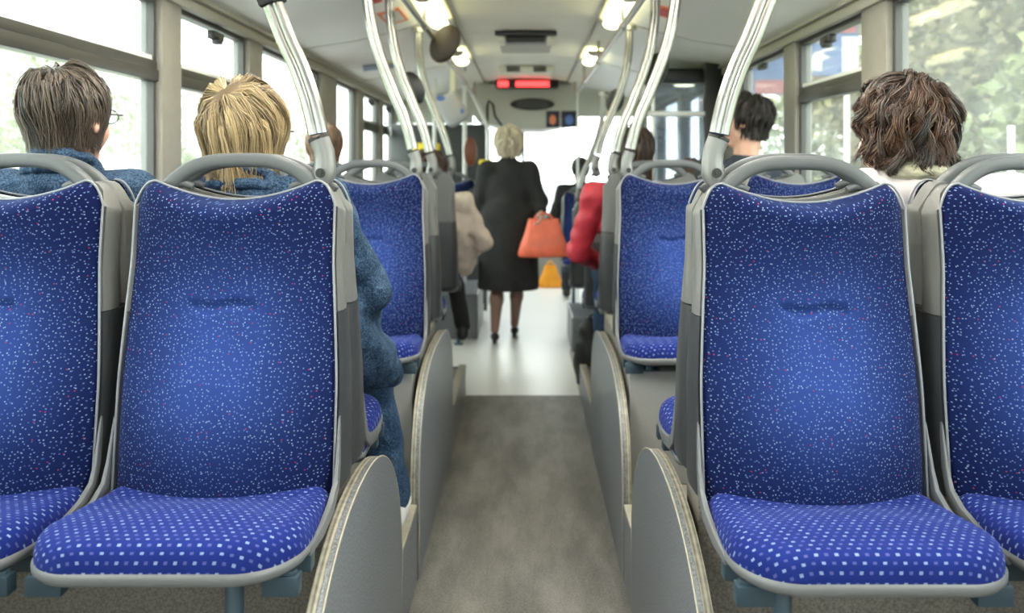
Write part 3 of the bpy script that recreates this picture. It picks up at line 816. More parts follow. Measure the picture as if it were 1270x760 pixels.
mb = MB(); ri = [[(.235*k*math.cos(2*PI*i/40), yy, .065*k*math.sin(2*PI*i/40)) for i in range(40)] for yy, k in ((0, 1), (-.012, .98), (-.014, .85), (-.004, .82))]
mb.rings(ri); mb.build('rim', M['black'], t)
mb = MB()
for i in range(5): mb.box(-.16, .16, -.012, -.003, -.036+.017*i, -.028+.017*i)
mb.build('grille_bars', M['handle'], t, smooth=False)
for x, w, m_, lab in ((.285, .07, M['paper_o'], 'dark picture with a pinkish-orange figure on the front bulkhead'), (.46, .085, M['blueh'], 'dark blue picture on the front bulkhead, right of the orange one')):
    t = thing('small_poster', lab, 'picture', (x, 8.502, 1.87), group='pictures on the front bulkhead')
    mb = MB(); mb.box(-w, w, -.012, .0, -.085, .09); mb.build('board', M['screen'], t, bevel=.003)
    mb = MB(); mb.ell((0, -.012, -.005), (w*.5, .004, .055), 10); mb.build('print', m_, t)
mb = MB(); mb.tube([(-.40, 8.4, 0), (-.40, 8.4, 2.0), (-.385, 8.4, 2.06), (-.34, 8.4, 2.02), (-.32, 8.4, 1.9), (-.25, 8.4, 1.80), (-.15, 8.4, 1.76)], .013, 10, up=Vector((0, 1, 0)))
o = mb.build('bent_black_tube', M['black']); setp(o, 'dark bent tube hanging below the bulkhead above the standing woman', 'tube')
# driver partition and objects at front left
t = thing('driver_partition', 'dark grey partition wall of the driver area, front left', 'partition', (-.76, 8.1, 0))
mb = MB(); mb.box(-.59, .40, -.03, .03, .0, 1.15); mb.build('lower_panel', M['darkpanel'], t, bevel=.01)
mb = MB(); mb.box(-.59, .36, -.02, .02, 1.15, 1.80); mb.build('upper_panel', M['darkpanel'], t, bevel=.01)
mb = MB(); mb.box(.30, .46, -.06, .06, 1.10, 1.20); mb.build('ledge', M['lipw'], t, bevel=.01)
t = thing('yellow_box', 'bright yellow box on the left above a dark head', 'box', (-.93, 7.55, 1.385))
mb = MB(); mb.box(-.125, .125, -.05, .05, 0, .21); mb.build('casing', M['yellow'], t, bevel=.02)
mb = MB(); mb.box(-.02, .02, -.02, .02, -1.385, 0); mb.build('stand', M['darkpanel'], t)
t = thing('yellow_box', 'small bright yellow box just left of the standing woman\'s shoulder', 'box', (-.385, 7.7, 1.33))
mb = MB(); mb.box(-.06, .07, -.04, .04, 0, .11); mb.build('casing', M['yellow'], t, bevel=.015)
mb = MB(); mb.box(-.015, .015, -.015, .015, -1.33, 0); mb.build('stand', M['darkpanel'], t)
t = thing('ceiling_unit', 'pale rounded ceiling-hung unit with blue marks, left of the sign', 'unit', (-.60, 6.6, 1.84))
mb = MB(); mb.box(-.10, .10, -.09, .09, -.13, .13, mt=Matrix.Rotation(R(-32), 4, 'Y')); mb.build('casing', mat('pale_casing', (.42, .42, .46), .5, bump=1, bscale=18), t, bevel=.045, seg=4, angle=60)
mb = MB(); mb.cyl((0, .02, .10), (0, .02, .36), .03); mb.build('hanger', M['bulk'], t)
for a, b_, c_ in ((-.085, .085, .035), (.085, -.02, .014)):
    mb = MB(); mb.ell((a, -.088, b_), (c_, .008, .022), 8); mb.build('blue_mark', M['blueh'], t)

# stickers on the coves
def cove_z(x):
    x = -abs(x)
    for (x0, z0), (x1, z1) in zip(prof[:11], prof[1:12]):
        if x0 <= x <= x1: return z0+(z1-z0)*(x-x0)/(x1-x0), math.atan2(z1-z0, x1-x0)
def sticker(x, y, w, d, lab, frame, inner, rot=0):
    z, sl = cove_z(x); t = thing('ceiling_sticker', lab, 'sticker', (x, y, z-.003)); s = -1 if x > 0 else 1
    t.rotation_euler = (Matrix.Rotation(-s*sl, 3, 'Y') @ Matrix.Rotation(R(rot), 3, 'Z')).to_euler(); t['group'] = 'stickers on the sloping ceiling'
    mb = MB(); mb.box(-w, w, -d, d, -.004, .0); mb.build('border', frame, t, smooth=False)
    mb = MB(); mb.box(-w*.72, w*.72, -d*.72, d*.72, -.006, -.004); mb.build('print', inner, t, smooth=False)
sticker(-.735, 3.85, .035, .10, 'plain red sticker at the top edge of the photo on the left ceiling', M['paper_r'], M['paper_r'])
sticker(-.715, 4.35, .06, .17, 'white sticker with orange and red border on the left ceiling', M['paper_o'], M['paperw'], 0)
sticker(-1.12, 5.85, .06, .13, 'blue-grey sticker low on the left ceiling slope', M['paper_b'], M['paper_b'], 10)
sticker(-.98, 5.9, .06, .15, 'yellow and blue-grey sticker on the left ceiling slope', M['paper_y'], M['paper_b'], 5)
sticker(.725, 4.2, .045, .11, 'orange-red sticker on the right ceiling slope', M['paper_o'], M['paper_r'], 0)
#<PEOPLE>
# ------------------------------------------------------------------ people: smooth-union distance fields turned into one mesh
import openvdb
def C_(a, b, ra, rb=None): return ('c', np.array(a, float), np.array(b, float), ra, ra if rb is None else rb)
def E_(c, r, rot=None): return ('e', np.array(c, float), np.array(r, float), None if rot is None else np.array(rot.to_3x3()))
def sdf_mesh(name, prims, vox=.010, k=.02, wr=0, wf=50, clip=None):
    lo = np.full(3, 1e9); hi = -lo
    for p in prims:
        if p[0] == 'c': r = max(p[3], p[4]); a = np.minimum(p[1], p[2])-r; b = np.maximum(p[1], p[2])+r
        else: r = max(p[2]); a = p[1]-r; b = p[1]+r
        lo = np.minimum(lo, a); hi = np.maximum(hi, b)
    lo -= vox*5; hi += vox*5
    n = np.ceil((hi-lo)/vox).astype(int)+1
    D = np.full(tuple(n), 1.0, np.float32); pad = k+vox*5
    for p in prims:
        if p[0] == 'c': r = max(p[3], p[4]); a = np.minimum(p[1], p[2])-r; b = np.maximum(p[1], p[2])+r
        else: r = max(p[2]); a = p[1]-r; b = p[1]+r
        i0 = np.maximum(((a-pad-lo)/vox).astype(int), 0); i1 = np.minimum(((b+pad-lo)/vox).astype(int)+2, n)
        sl = tuple(slice(x, y) for x, y in zip(i0, i1))
        X, Y, Z = np.meshgrid(*[lo[q]+vox*np.arange(i0[q], i1[q]) for q in range(3)], indexing='ij')
        P = np.stack([X, Y, Z], -1)
        if p[0] == 'c':
            ba = p[2]-p[1]; L2 = float(ba@ba) or 1e-9
            t = np.clip(((P-p[1])@ba)/L2, 0, 1)
            d = np.linalg.norm(P-p[1]-t[..., None]*ba, axis=-1)-(p[3]+(p[4]-p[3])*t)
        else:
            Q = P-p[1]
            if p[3] is not None: Q = Q@p[3]
            k0 = np.linalg.norm(Q/p[2], axis=-1); k1 = np.linalg.norm(Q/p[2]**2, axis=-1)+1e-9
            d = np.where(k0 < 1e-6, -min(p[2]), k0*(k0-1)/k1)
        kk = min(k, max(.004, (min(p[3], p[4]) if p[0] == 'c' else min(p[2]))*.9))
        c = D[sl]; h = np.clip(kk-np.abs(c-d), 0, None)/kk
        D[sl] = np.minimum(c, d)-h*h*kk*.25
    if wr:
        X, Y, Z = np.meshgrid(*[lo[q]+vox*np.arange(n[q]) for q in range(3)], indexing='ij')
        w1 = np.sin(wf*Z+3*np.sin(.4*wf*X+1)+2*np.sin(.5*wf*Y)); w2 = np.sin(.6*wf*X+2.5*np.sin(.5*wf*Z+2)+.7*wf*Y)
        D += (wr*(.6*w1+.5*w2)).astype(np.float32)
    if clip is not None:
        Z = lo[2]+vox*np.arange(n[2]); D = np.maximum(D, (clip-Z)[None, None, :]).astype(np.float32)
    w = vox*3; D = np.clip(D, -w, w).astype(np.float32)
    g = openvdb.FloatGrid(w); g.copyFromArray(D)
    pts, quads = g.convertToQuads(isovalue=0.0)
    pts = np.asarray(pts, float)*vox+lo
    me = bpy.data.meshes.new(name); me.from_pydata([tuple(p) for p in pts], [], [tuple(int(i) for i in q[::-1]) for q in quads]); me.update()
    bm = bmesh.new(); bm.from_mesh(me)
    for _ in range(2): bmesh.ops.smooth_vert(bm, verts=bm.verts, factor=.4, use_axis_x=True, use_axis_y=True, use_axis_z=True)
    bmesh.ops.recalc_face_normals(bm, faces=bm.faces)
    bm.to_mesh(me); bm.free()
    me.polygons.foreach_set('use_smooth', [True]*len(me.polygons))
    return me

def head_prims(H):
    q = lambda x, y, z: tuple(H @ Vector((x, y, z)))
    P = [E_(q(0, -.012, .035), (.077, .096, .088), H), E_(q(0, .028, -.025), (.063, .066, .083), H),
         C_(q(0, .062, -.098), q(0, .055, -.09), .024), C_(q(-.045, .01, -.07), q(0, .06, -.098), .022, .02), C_(q(.045, .01, -.07), q(0, .06, -.098), .022, .02),
         C_(q(0, .088, .018), q(0, .112, -.026), .009, .014), C_(q(-.018, .094, -.030), q(.018, .094, -.030), .010),
         C_(q(-.035, .080, .030), q(.035, .080, .030), .014), C_(q(-.018, .090, -.058), q(.018, .090, -.058), .009), C_(q(-.015, .087, -.069), q(.015, .087, -.069), .008),
         C_(q(-.04, .062, -.03), q(-.03, .06, -.04), .022), C_(q(.04, .062, -.03), q(.03, .06, -.04), .022)]
    for s in (-1, 1):
        P += [E_(q(s*.080, -.008, .0), (.009, .020, .030), H), C_(q(s*.078, -.004, -.028), q(s*.078, 0, -.022), .010)]
    return P

def hand_prims(wr, d, nrm, curl=.5, s=1.0, thumb=1):
    """palm + five fingers; d = pointing direction, nrm = back of the hand"""
    wr = Vector(wr); d = Vector(d).normalized(); nrm = Vector(nrm); nrm = (nrm-d*nrm.dot(d)).normalized(); side = d.cross(nrm)
    P = []
    pc = wr+d*.05*s
    for j in (-1.5, -.5, .5, 1.5):
        P.append(C_(wr+side*(j*.010*s)+d*.01, wr+d*.088*s+side*(j*.0195*s), .015*s, .0125*s))
        L = {-1.5: .062, -.5: .076, .5: .080, 1.5: .070}[j]*s
        if thumb < 0: L = {1.5: .062, .5: .076, -.5: .080, -1.5: .070}[j]*s
        a = wr+d*.088*s+side*(j*.0205*s); dr = d.copy(); r = .0092*s
        for f in (.45, .30, .25):
            ang = curl*(1.1 if f == .45 else .9); dr = (dr*math.cos(ang)-nrm*math.sin(ang)).normalized() if f != .45 else (d*math.cos(curl*.6)-nrm*math.sin(curl*.6)).normalized()
            b = a+dr*L*f*1.05; P.append(C_(a, b, r, r*.9)); a = b; r *= .92
            nrm2 = nrm
    a = wr+d*.025*s+side*(thumb*.024*s); b = a+(d*.6+side*thumb*.8-nrm*.35).normalized()*.042*s; c = b+(d*.9+side*thumb*.2-nrm*.5).normalized()*.034*s
    P += [C_(a, b, .0135*s, .011*s), C_(b, c, .0105*s, .0095*s)]
    return P

def hair(name, H, parent, m, n=2500, r=.0022, vol=.012, crown=(0, -.045, .11), zend=-.08, zvar=.02, length=.22, curl=0, cf=60, grow=0, front=.62, R0=(.083, .102, .094), c0=(0, -.012, .035), taper=1, seed=1, side_z=-.03, part=0, flare=0, clumps=240, tuck=.72):
    rnd = random.Random(seed); R0 = Vector(R0); c0 = Vector(c0); cr = (Vector(crown)-c0); cr = Vector((cr.x/R0.x, cr.y/R0.y, cr.z/R0.z)).normalized()
    vs = []; fs = []; sh = []
    def ok(d):
        if d.y > 0 and d.z < front*(.35+.65*min(1, max(0, d.y)*1.3)) and d.y > .25: return False
        if abs(d.x) > .75 and d.z < side_z*8+.0 and d.y > -.1: return False
        return d.z > -.72
    # cap
    NA, NE = 40, 26; base = 0; idx = {}
    for i in range(NE+1):
        th = PI*i/NE
        for j in range(NA):
            ph = 2*PI*j/NA; d = Vector((math.sin(th)*math.cos(ph), math.sin(th)*math.sin(ph), math.cos(th)))
            idx[i, j] = len(vs); k = 1+vol*2.0
            vs.append(tuple(H @ (c0+Vector((d.x*R0.x*k, d.y*R0.y*k, d.z*R0.z*k))))); sh.append(.12)
    for i in range(NE):
        for j in range(NA):
            th = PI*(i+.5)/NE; ph = 2*PI*(j+.5)/NA; d = Vector((math.sin(th)*math.cos(ph), math.sin(th)*math.sin(ph), math.cos(th)))
            if ok(d): fs.append((idx[i, j], idx[i+1, j], idx[i+1, (j+1) % NA], idx[i, (j+1) % NA]))
    def simulate(d, off, L, ph0, ftw, ze, steps=9):
        p = c0+Vector((d.x*R0.x, d.y*R0.y, d.z*R0.z)); path = [p]; ds = L/steps
        for k in range(steps):
            q = Vector(((p.x-c0.x)/R0.x, (p.y-c0.y)/R0.y, (p.z-c0.z)/R0.z)); nn = q.normalized()
            t = nn-cr; t -= nn*t.dot(nn)
            if t.length < 1e-3: t = Vector((rnd.uniform(-1, 1), rnd.uniform(-1, 1), 0))
            t.normalize(); w_ = min(1, .10+.9*max(0, (.30-q.z)))
            dr = (t*(1-w_)+Vector((0, 0, -1))*w_+ftw+Vector((flare*nn.x, flare*nn.y, 0))).normalized()
            p = p+dr*ds
            q = Vector(((p.x-c0.x)/R0.x, (p.y-c0.y)/R0.y, (p.z-c0.z)/R0.z)); m_ = 1+(off+grow*k/steps)/.09
            if q.z > -.30: q = q.normalized()*m_
            else:
                hxy = math.hypot(q.x, q.y) or 1; want = m_*max(tuck, .95+.55*(q.z+.30)*(1 if tuck < .9 else .3)); f_ = want/hxy; f_ = .5+.5*f_; q.x *= f_; q.y *= f_
            p = c0+Vector((q.x*R0.x, q.y*R0.y, q.z*R0.z))
            pp = p.copy()
            if curl: pp += Vector((math.sin(ph0+k*cf*ds), math.cos(ph0*1.7+k*cf*ds), math.sin(ph0*2.3+k*cf*ds*.8)))*curl*min(1, (k+1)/4)
            if pp.y > c0.y+.055 and pp.z < c0.z+R0.z*front*.55 and abs(pp.x) < .078: break
            if pp.z < ze: break
            path.append(pp)
        return path
    cl = []
    while len(cl) < clumps:
        z = rnd.uniform(-.72, 1); a = rnd.uniform(0, 2*PI); s_ = math.sqrt(1-z*z); d = Vector((s_*math.cos(a), s_*math.sin(a), z))
        if ok(d):
            off = rnd.random()*vol+.003
            cl.append((d, off, rnd.uniform(0, 6.28), Vector((rnd.gauss(0, .16), rnd.gauss(0, .16), rnd.gauss(0, .08))), rnd.gauss(0, .22), zend+rnd.uniform(-zvar, zvar), length*rnd.uniform(.75, 1.1)))
    ca = np.array([tuple(c[0]) for c in cl])
    made = 0; tries = 0
    while made < n and tries < n*6:
        tries += 1
        z = rnd.uniform(-.72, 1); a = rnd.uniform(0, 2*PI); s_ = math.sqrt(1-z*z); d = Vector((s_*math.cos(a), s_*math.sin(a), z))
        if not ok(d): continue
        made += 1
        c = cl[int(np.argmax(ca@np.array(tuple(d))))]
        dd = d.lerp(c[0], rnd.uniform(.0, .5)).normalized()
        tone = min(1, max(0, .5+c[4]+rnd.gauss(0, .14)))
        ftw = c[3]+Vector((rnd.gauss(0, .05), rnd.gauss(0, .05), rnd.gauss(0, .03)))+Vector(tuple(c[0]-d))*1.2
        path = simulate(dd, max(.001, c[1]+rnd.gauss(0, .003)), c[6]*rnd.uniform(.85, 1.05), c[2]+rnd.gauss(0, .15), ftw, c[5]+rnd.uniform(-.006, .006))
        if len(path) < 3: continue
        for k, q in enumerate(path):
            t = (path[min(k+1, len(path)-1)]-path[max(0, k-1)]).normalized(); o_ = Vector((q.x-c0.x, q.y-c0.y, q.z-c0.z)).normalized()
            sd = t.cross(o_).normalized() if t.cross(o_).length > 1e-4 else Vector((1, 0, 0)); rr = r*(1-.75*(k/(len(path)-1))**2*taper)
            b0 = len(vs)
            for u, v in ((-1.3, 0), (0, .8), (1.3, 0)): vs.append(tuple(H @ (q+sd*(u*rr)+o_*(v*rr)))); sh.append(tone)
            if k:
                for e0, e1 in ((0, 1), (1, 2), (2, 0)): fs.append((b0-3+e0, b0-3+e1, b0+e1, b0+e0))
    me = bpy.data.meshes.new(name); me.from_pydata(vs, [], fs); me.update()
    at = me.attributes.new('shade', 'FLOAT', 'POINT'); at.data.foreach_set('value', sh)
    me.polygons.foreach_set('use_smooth', [True]*len(me.polygons))
    return obj(name, me, m, parent)

HM = {
 'greybrown': hair_mat('grey_brown_hair', (.018, .013, .010), (.115, .082, .060)),
 'blonde': hair_mat('blonde_hair', (.085, .052, .024), (.60, .44, .24)),
 'auburn': hair_mat('auburn_hair', (.003, .0017, .0012), (.088, .036, .015)),
 'darkbrown': hair_mat('dark_brown_hair', (.004, .003, .003), (.025, .016, .012)),
 'longbrown': hair_mat('brown_hair', (.012, .006, .004), (.08, .04, .022)),
 'lightbrown': hair_mat('light_brown_hair', (.10, .055, .035), (.34, .20, .13)),
 'white': hair_mat('pale_blonde_hair', (.45, .36, .24), (.92, .85, .70)),
}
def glasses(H, parent):
    mb = MB()
    for s in (-1, 1):
        ring = [H @ Vector((s*.034+.024*math.cos(2*PI*i/20), .106, .012+.018*math.sin(2*PI*i/20))) for i in range(21)]
        mb.tube(ring, .0016, 6, up=H.to_3x3() @ Vector((0, 1, 0)))
        mb.tube([H @ Vector((s*.058, .105, .016)), H @ Vector((s*.080, .095, .016)), H @ Vector((s*.086, .02, .014)), H @ Vector((s*.086, -.015, .004))], .0022, 6, up=H.to_3x3() @ Vector((0, 0, 1)))
    mb.tube([H @ Vector((-.010, .106, .016)), H @ Vector((.010, .106, .016))], .0018, 6, up=Vector((0, 0, 1)))
    mb.build('glasses', M['black'], parent)

def eyes(H, parent):
    for s in (-1, 1):
        mb = MB(); mb.ell(tuple(H @ Vector((s*.031, .080, .012))), (.012, .012, .010), 8); mb.build('eye', M['white'], parent)

def seated(label, x, y, z, jm, pm, hm, hairkw, sc=1.0, head=(0, .10, .70), yaw=0, pitch=0, arms=None, legs=None, vox=.010, torso_m=None, skirt=None, wr=.003, collar=None, glass=False, jac_k=.035, skin=None, lean=0, foot=-.465, shoe=None, lift=0, seams=False):
    S = lambda *p: tuple(c*sc for c in p)
    H = Matrix.Translation(S(*head)) @ Matrix.Rotation(R(yaw), 4, 'Z') @ Matrix.Rotation(R(pitch), 4, 'X') @ Matrix.Scale(1.0, 4)
    A = arms or {}
    sh = {s: A.get(('s', s), (s*.175+lean, .07, .50+lift)) for s in (-1, 1)}
    el = {s: A.get(('e', s), (s*.245, .13, .25)) for s in (-1, 1)}
    wrs = {s: A.get(('w', s), (s*.10, .33, .16)) for s in (-1, 1)}
    Lg = legs or {}
    kn = {s: Lg.get(('k', s), (s*.11, .47, .055)) for s in (-1, 1)}
    an = {s: Lg.get(('a', s), (s*.12, .47, foot/sc+.085)) for s in (-1, 1)}
    hd = Vector(head)
    body = head_prims(H)
    nb = (hd.x*.6+lean, .065, .535+lift*1.1)
    body += [C_(tuple(H @ Vector((0, -.022, -.06))), S(*nb), .054*sc, .06*sc)]
    body += [C_(S(*sh[-1]), S(*sh[1]), .05*sc), E_(S(lean*.7, .085, .36+lift*.6), S(.14, .09, .20)), E_(S(0, .10, .12), S(.145, .10, .10))]
    for s in (-1, 1):
        body += [C_(S(*sh[s]), S(*el[s]), .040*sc, .034*sc), C_(S(*el[s]), S(*wrs[s]), .034*sc, .026*sc)]
        d = Vector(wrs[s])-Vector(el[s]); body += hand_prims(S(*wrs[s]), d, (0, 0, 1), .45, sc*.98, thumb=-s)
        body += [C_(S(s*.09, .12, .08), S(*kn[s]), .066*sc, .05*sc), C_(S(*kn[s]), S(*an[s]), .048*sc, .034*sc),
                 C_(S(an[s][0], an[s][1]-.02, an[s][2]-.045), S(an[s][0], an[s][1]+.13, an[s][2]-.055), .028*sc, .026*sc)]
    bo = obj('person', sdf_mesh('person', body, vox=min(vox, .0075), k=.022), skin or M['skin'])
    bo.location = (x, y, z); setp(bo, label, 'person')
    # jacket
    j = [C_(S(*sh[-1]), S(*sh[1]), .070*sc), E_(S(lean*.7, .080, .37+lift*.7), S(.185, .12, .20)), E_(S(lean*.3, .10, .16), S(.18, .135, .17)),
         C_(S(nb[0], .055, .500+lift*1.1), S(nb[0]*1.0, .060, .545+lift*1.1), .095*sc, .066*sc)]
    for s in (-1, 1):
        j += [C_(S(*sh[s]), S(*el[s]), .068*sc, .056*sc)]
        w_ = Vector(el[s]).lerp(Vector(wrs[s]), .93); j += [C_(S(*el[s]), S(*w_), .056*sc, .045*sc)]
    if skirt: j += [C_(S(*a), S(*b), ra*sc, rb*sc) for a, b, ra, rb in skirt]
    jo = obj('jacket', sdf_mesh('jacket', j, vox=vox, k=jac_k, wr=wr, wf=55), jm, bo)
    if seams:   # stitched seams laid on the sleeve surface
        mb = MB()
        for s, off in ((1, (.050, -.030, .01)), (1, (.058, .022, .0))):
            pts = [Vector(sh[s]).lerp(Vector(el[s]), k/9)+Vector(off)*(1.06-.10*k/9) for k in range(10)]
            mb.tube([S(*q) for q in pts], .0028, 6, up=Vector((1, 0, 0)))
        mb.build('sleeve_seam', M['stitch'], jo)
    t = [E_(S(0, .10, .09), S(.165, .125, .10))]
    for s in (-1, 1):
        t += [C_(S(s*.09, .12, .09), S(*kn[s]), .085*sc, .068*sc), C_(S(*kn[s]), S(an[s][0], an[s][1], an[s][2]+.02), .066*sc, .056*sc)]
    obj('trousers', sdf_mesh('trousers', t, vox=vox, k=.03, wr=wr*.8, wf=45), pm, bo)
    for s in (-1, 1):
        a = an[s]; sp_ = [C_(S(a[0], a[1]-.035, a[2]-.042), S(a[0], a[1]+.14, a[2]-.052), .038*sc, .034*sc), C_(S(a[0], a[1]-.02, a[2]-.03), S(a[0], a[1]-.01, a[2]+.02), .042*sc, .040*sc), C_(S(a[0], a[1]+.05, a[2]-.05), S(a[0], a[1]+.15, a[2]-.058), .040*sc, .030*sc)]
        obj('shoe', sdf_mesh('shoe', sp_, vox=.007, k=.02), shoe or M['black'], bo)
    eyes(H, bo)
    if collar:
        cm, nm, ra = collar; mb_ = []
        for i in range(14):
            a0, a1 = 2*PI*i/14, 2*PI*(i+1)/14; f = lambda a: (nb[0]*sc+.068*math.cos(a)*sc, .060*sc+.066*math.sin(a)*sc, (.560+lift*1.1-.022*math.sin(a))*sc)
            mb_.append(C_(f(a0), f(a1), ra))
            f2 = lambda a: (nb[0]*sc+.083*math.cos(a)*sc, .055*sc+.078*math.sin(a)*sc, (.532+lift*1.1-.012*math.sin(a))*sc)
            mb_.append(C_(f2(a0), f2(a1), ra))
        obj(nm, sdf_mesh(nm, mb_, vox=.007, k=.012, wr=.0025, wf=110), cm, bo)
    if glass: glasses(H, bo)
    hair('hair', H, bo, hm, **hairkw)
    return bo, H

P1, _ = seated('person with grey-brown hair and glasses in a denim jacket by the left window', -1.15, 1.955, .725, M['denim'], M['denim2'], HM['greybrown'],
    dict(n=6500, r=.0016, vol=.014, zend=-.078, zvar=.014, length=.26, seed=3, R0=(.082, .102, .094), side_z=-.01), yaw=-12, head=(-.005, .085, .765), glass=True, vox=.009, lift=.09, collar=(M['denim'], 'collar', .013),
    arms={('e', 1): (.195, .15, .27), ('s', 1): (.165, .05, .565), ('s', -1): (-.14, .05, .565), ('e', -1): (-.155, .13, .25)})
P2, _ = seated('person with blonde layered hair and glasses in a denim jacket on the left aisle seat', -.695, 1.955, .725, M['denim'], M['denim2'], HM['blonde'],
    dict(n=8000, r=.0015, vol=.020, zend=-.125, zvar=.030, length=.34, seed=5, R0=(.084, .104, .096), side_z=-.06, crown=(-.005, -.075, .095)), yaw=-14, head=(-.012, .085, .722), glass=True, vox=.008, seams=False, lift=.055, collar=(M['denim'], 'collar', .013),
    arms={('s', -1): (-.145, .07, .55), ('e', -1): (-.165, .15, .27), ('s', 1): (.18, .07, .55), ('e', 1): (.272, .19, .32), ('w', 1): (.20, .42, .17)},
    legs={('k', 1): (.22, .47, .05), ('a', 1): (.285, .53, -.385)}, wr=.0055, shoe=M['white'],
    skirt=[((.16, .10, .26), (.255, .33, .10), .11, .075), ((.12, .16, .22), (.20, .42, .11), .11, .07), ((.25, .22, .15), (.300, .41, .035), .05, .040), ((.20, .25, .12), (.24, .43, .03), .06, .045)])
P3, _ = seated('person with curly auburn hair, white jacket and greenish scarf by the right window', 1.035, 1.945, .715, M['whitej'], M['trous'], HM['auburn'],
    dict(n=6500, r=.0017, vol=.028, zend=-.080, zvar=.025, length=.15, curl=.010, cf=70, seed=8, R0=(.080, .100, .092), side_z=-.03, flare=.1, clumps=150, tuck=.95), yaw=24, head=(-.095, .085, .735), vox=.009, skin=M['skinp'], collar=(M['scarf'], 'scarf', .017), lift=.09,
    arms={('s', -1): (-.19, .06, .575), ('s', 1): (.17, .06, .565)}, lean=-.01)
P4, _ = seated('person with short dark hair in a navy suit looking left', 1.10, 3.98, .735, M['suit'], M['suit'], HM['darkbrown'],
    dict(n=3000, r=.0024, vol=.022, zend=-.09, zvar=.012, length=.12, curl=.004, seed=11, R0=(.086, .106, .098), side_z=.005, front=.5), sc=1.08, head=(.0, .06, .795), yaw=66, vox=.011, lift=.06, arms={('s', -1): (-.15, .07, .55), ('e', -1): (-.165, .15, .27), ('s', 1): (.14, .07, .55), ('e', 1): (.16, .13, .25)})
P5, _ = seated('person in a red jacket with long brown hair on a right aisle seat', .555, 4.06, .73, M['red'], M['denim2'], HM['longbrown'],
    dict(n=1800, r=.0035, vol=.02, zend=-.24, zvar=.02, length=.42, seed=12, side_z=-.1), vox=.011, head=(0, .09, .715), wr=.006,
    arms={('s', 1): (.15, .05, .49), ('e', 1): (.185, .14, .25), ('s', -1): (-.20, .05, .49), ('e', -1): (-.285, .14, .20), ('w', -1): (-.16, .36, .12)})
P6, _ = seated('person low in the seat with reddish brown hair, beside the black door post', 1.06, 5.0, .585, M['cream'], M['trous'], HM['longbrown'],
    dict(n=700, r=.005, vol=.02, zend=-.1, length=.25, seed=13), vox=.014, arms={('e', 1): (.20, .13, .25), ('w', 1): (.10, .30, .16), ('w', -1): (-.10, .30, .16)}, legs={('k', 1): (.11, .36, .06), ('k', -1): (-.11, .36, .06), ('a', 1): (.12, .31, -.25), ('a', -1): (-.12, .31, -.25)})
P7, _ = seated('person with brown hair and red top by the left windows, behind the near pole', -1.165, 4.74, .73, M['red'], M['trous'], HM['lightbrown'],
    dict(n=1200, r=.004, vol=.026, zend=-.12, length=.26, seed=14), vox=.013, sc=.93, head=(-.03, .09, .81), yaw=-20, arms={('s', -1): (-.08, .07, .50), ('e', -1): (-.09, .13, .25), ('w', -1): (-.06, .33, .16), ('s', 1): (.2, .07, .50)})
P8, _ = seated('person in a cream jacket with dark hair, left aisle seat, elbow out in the aisle', -.575, 4.76, .725, M['cream'], M['trous'], HM['longbrown'],
    dict(n=700, r=.005, vol=.015, zend=-.1, length=.22, seed=15), vox=.011, sc=.88, wr=.006,
    arms={('s', 1): (.23, .08, .49), ('e', 1): (.365, .12, .22), ('w', 1): (.25, .36, .10)}, legs={('a', 1): (.20, .40, -.43)}, foot=-.51, skirt=[((.15, .1, .3), (.20, .25, .06), .12, .10)])
P10, _ = seated('distant young person with short dark hair and black jacket, right of the aisle', .545, 7.93, .63, M['coat'], M['trous'], HM['darkbrown'],
    dict(n=500, r=.006, vol=.01, zend=-.04, length=.1, seed=16, side_z=.0), vox=.014, foot=-.615, arms={('e', -1): (-.27, .10, .22)})

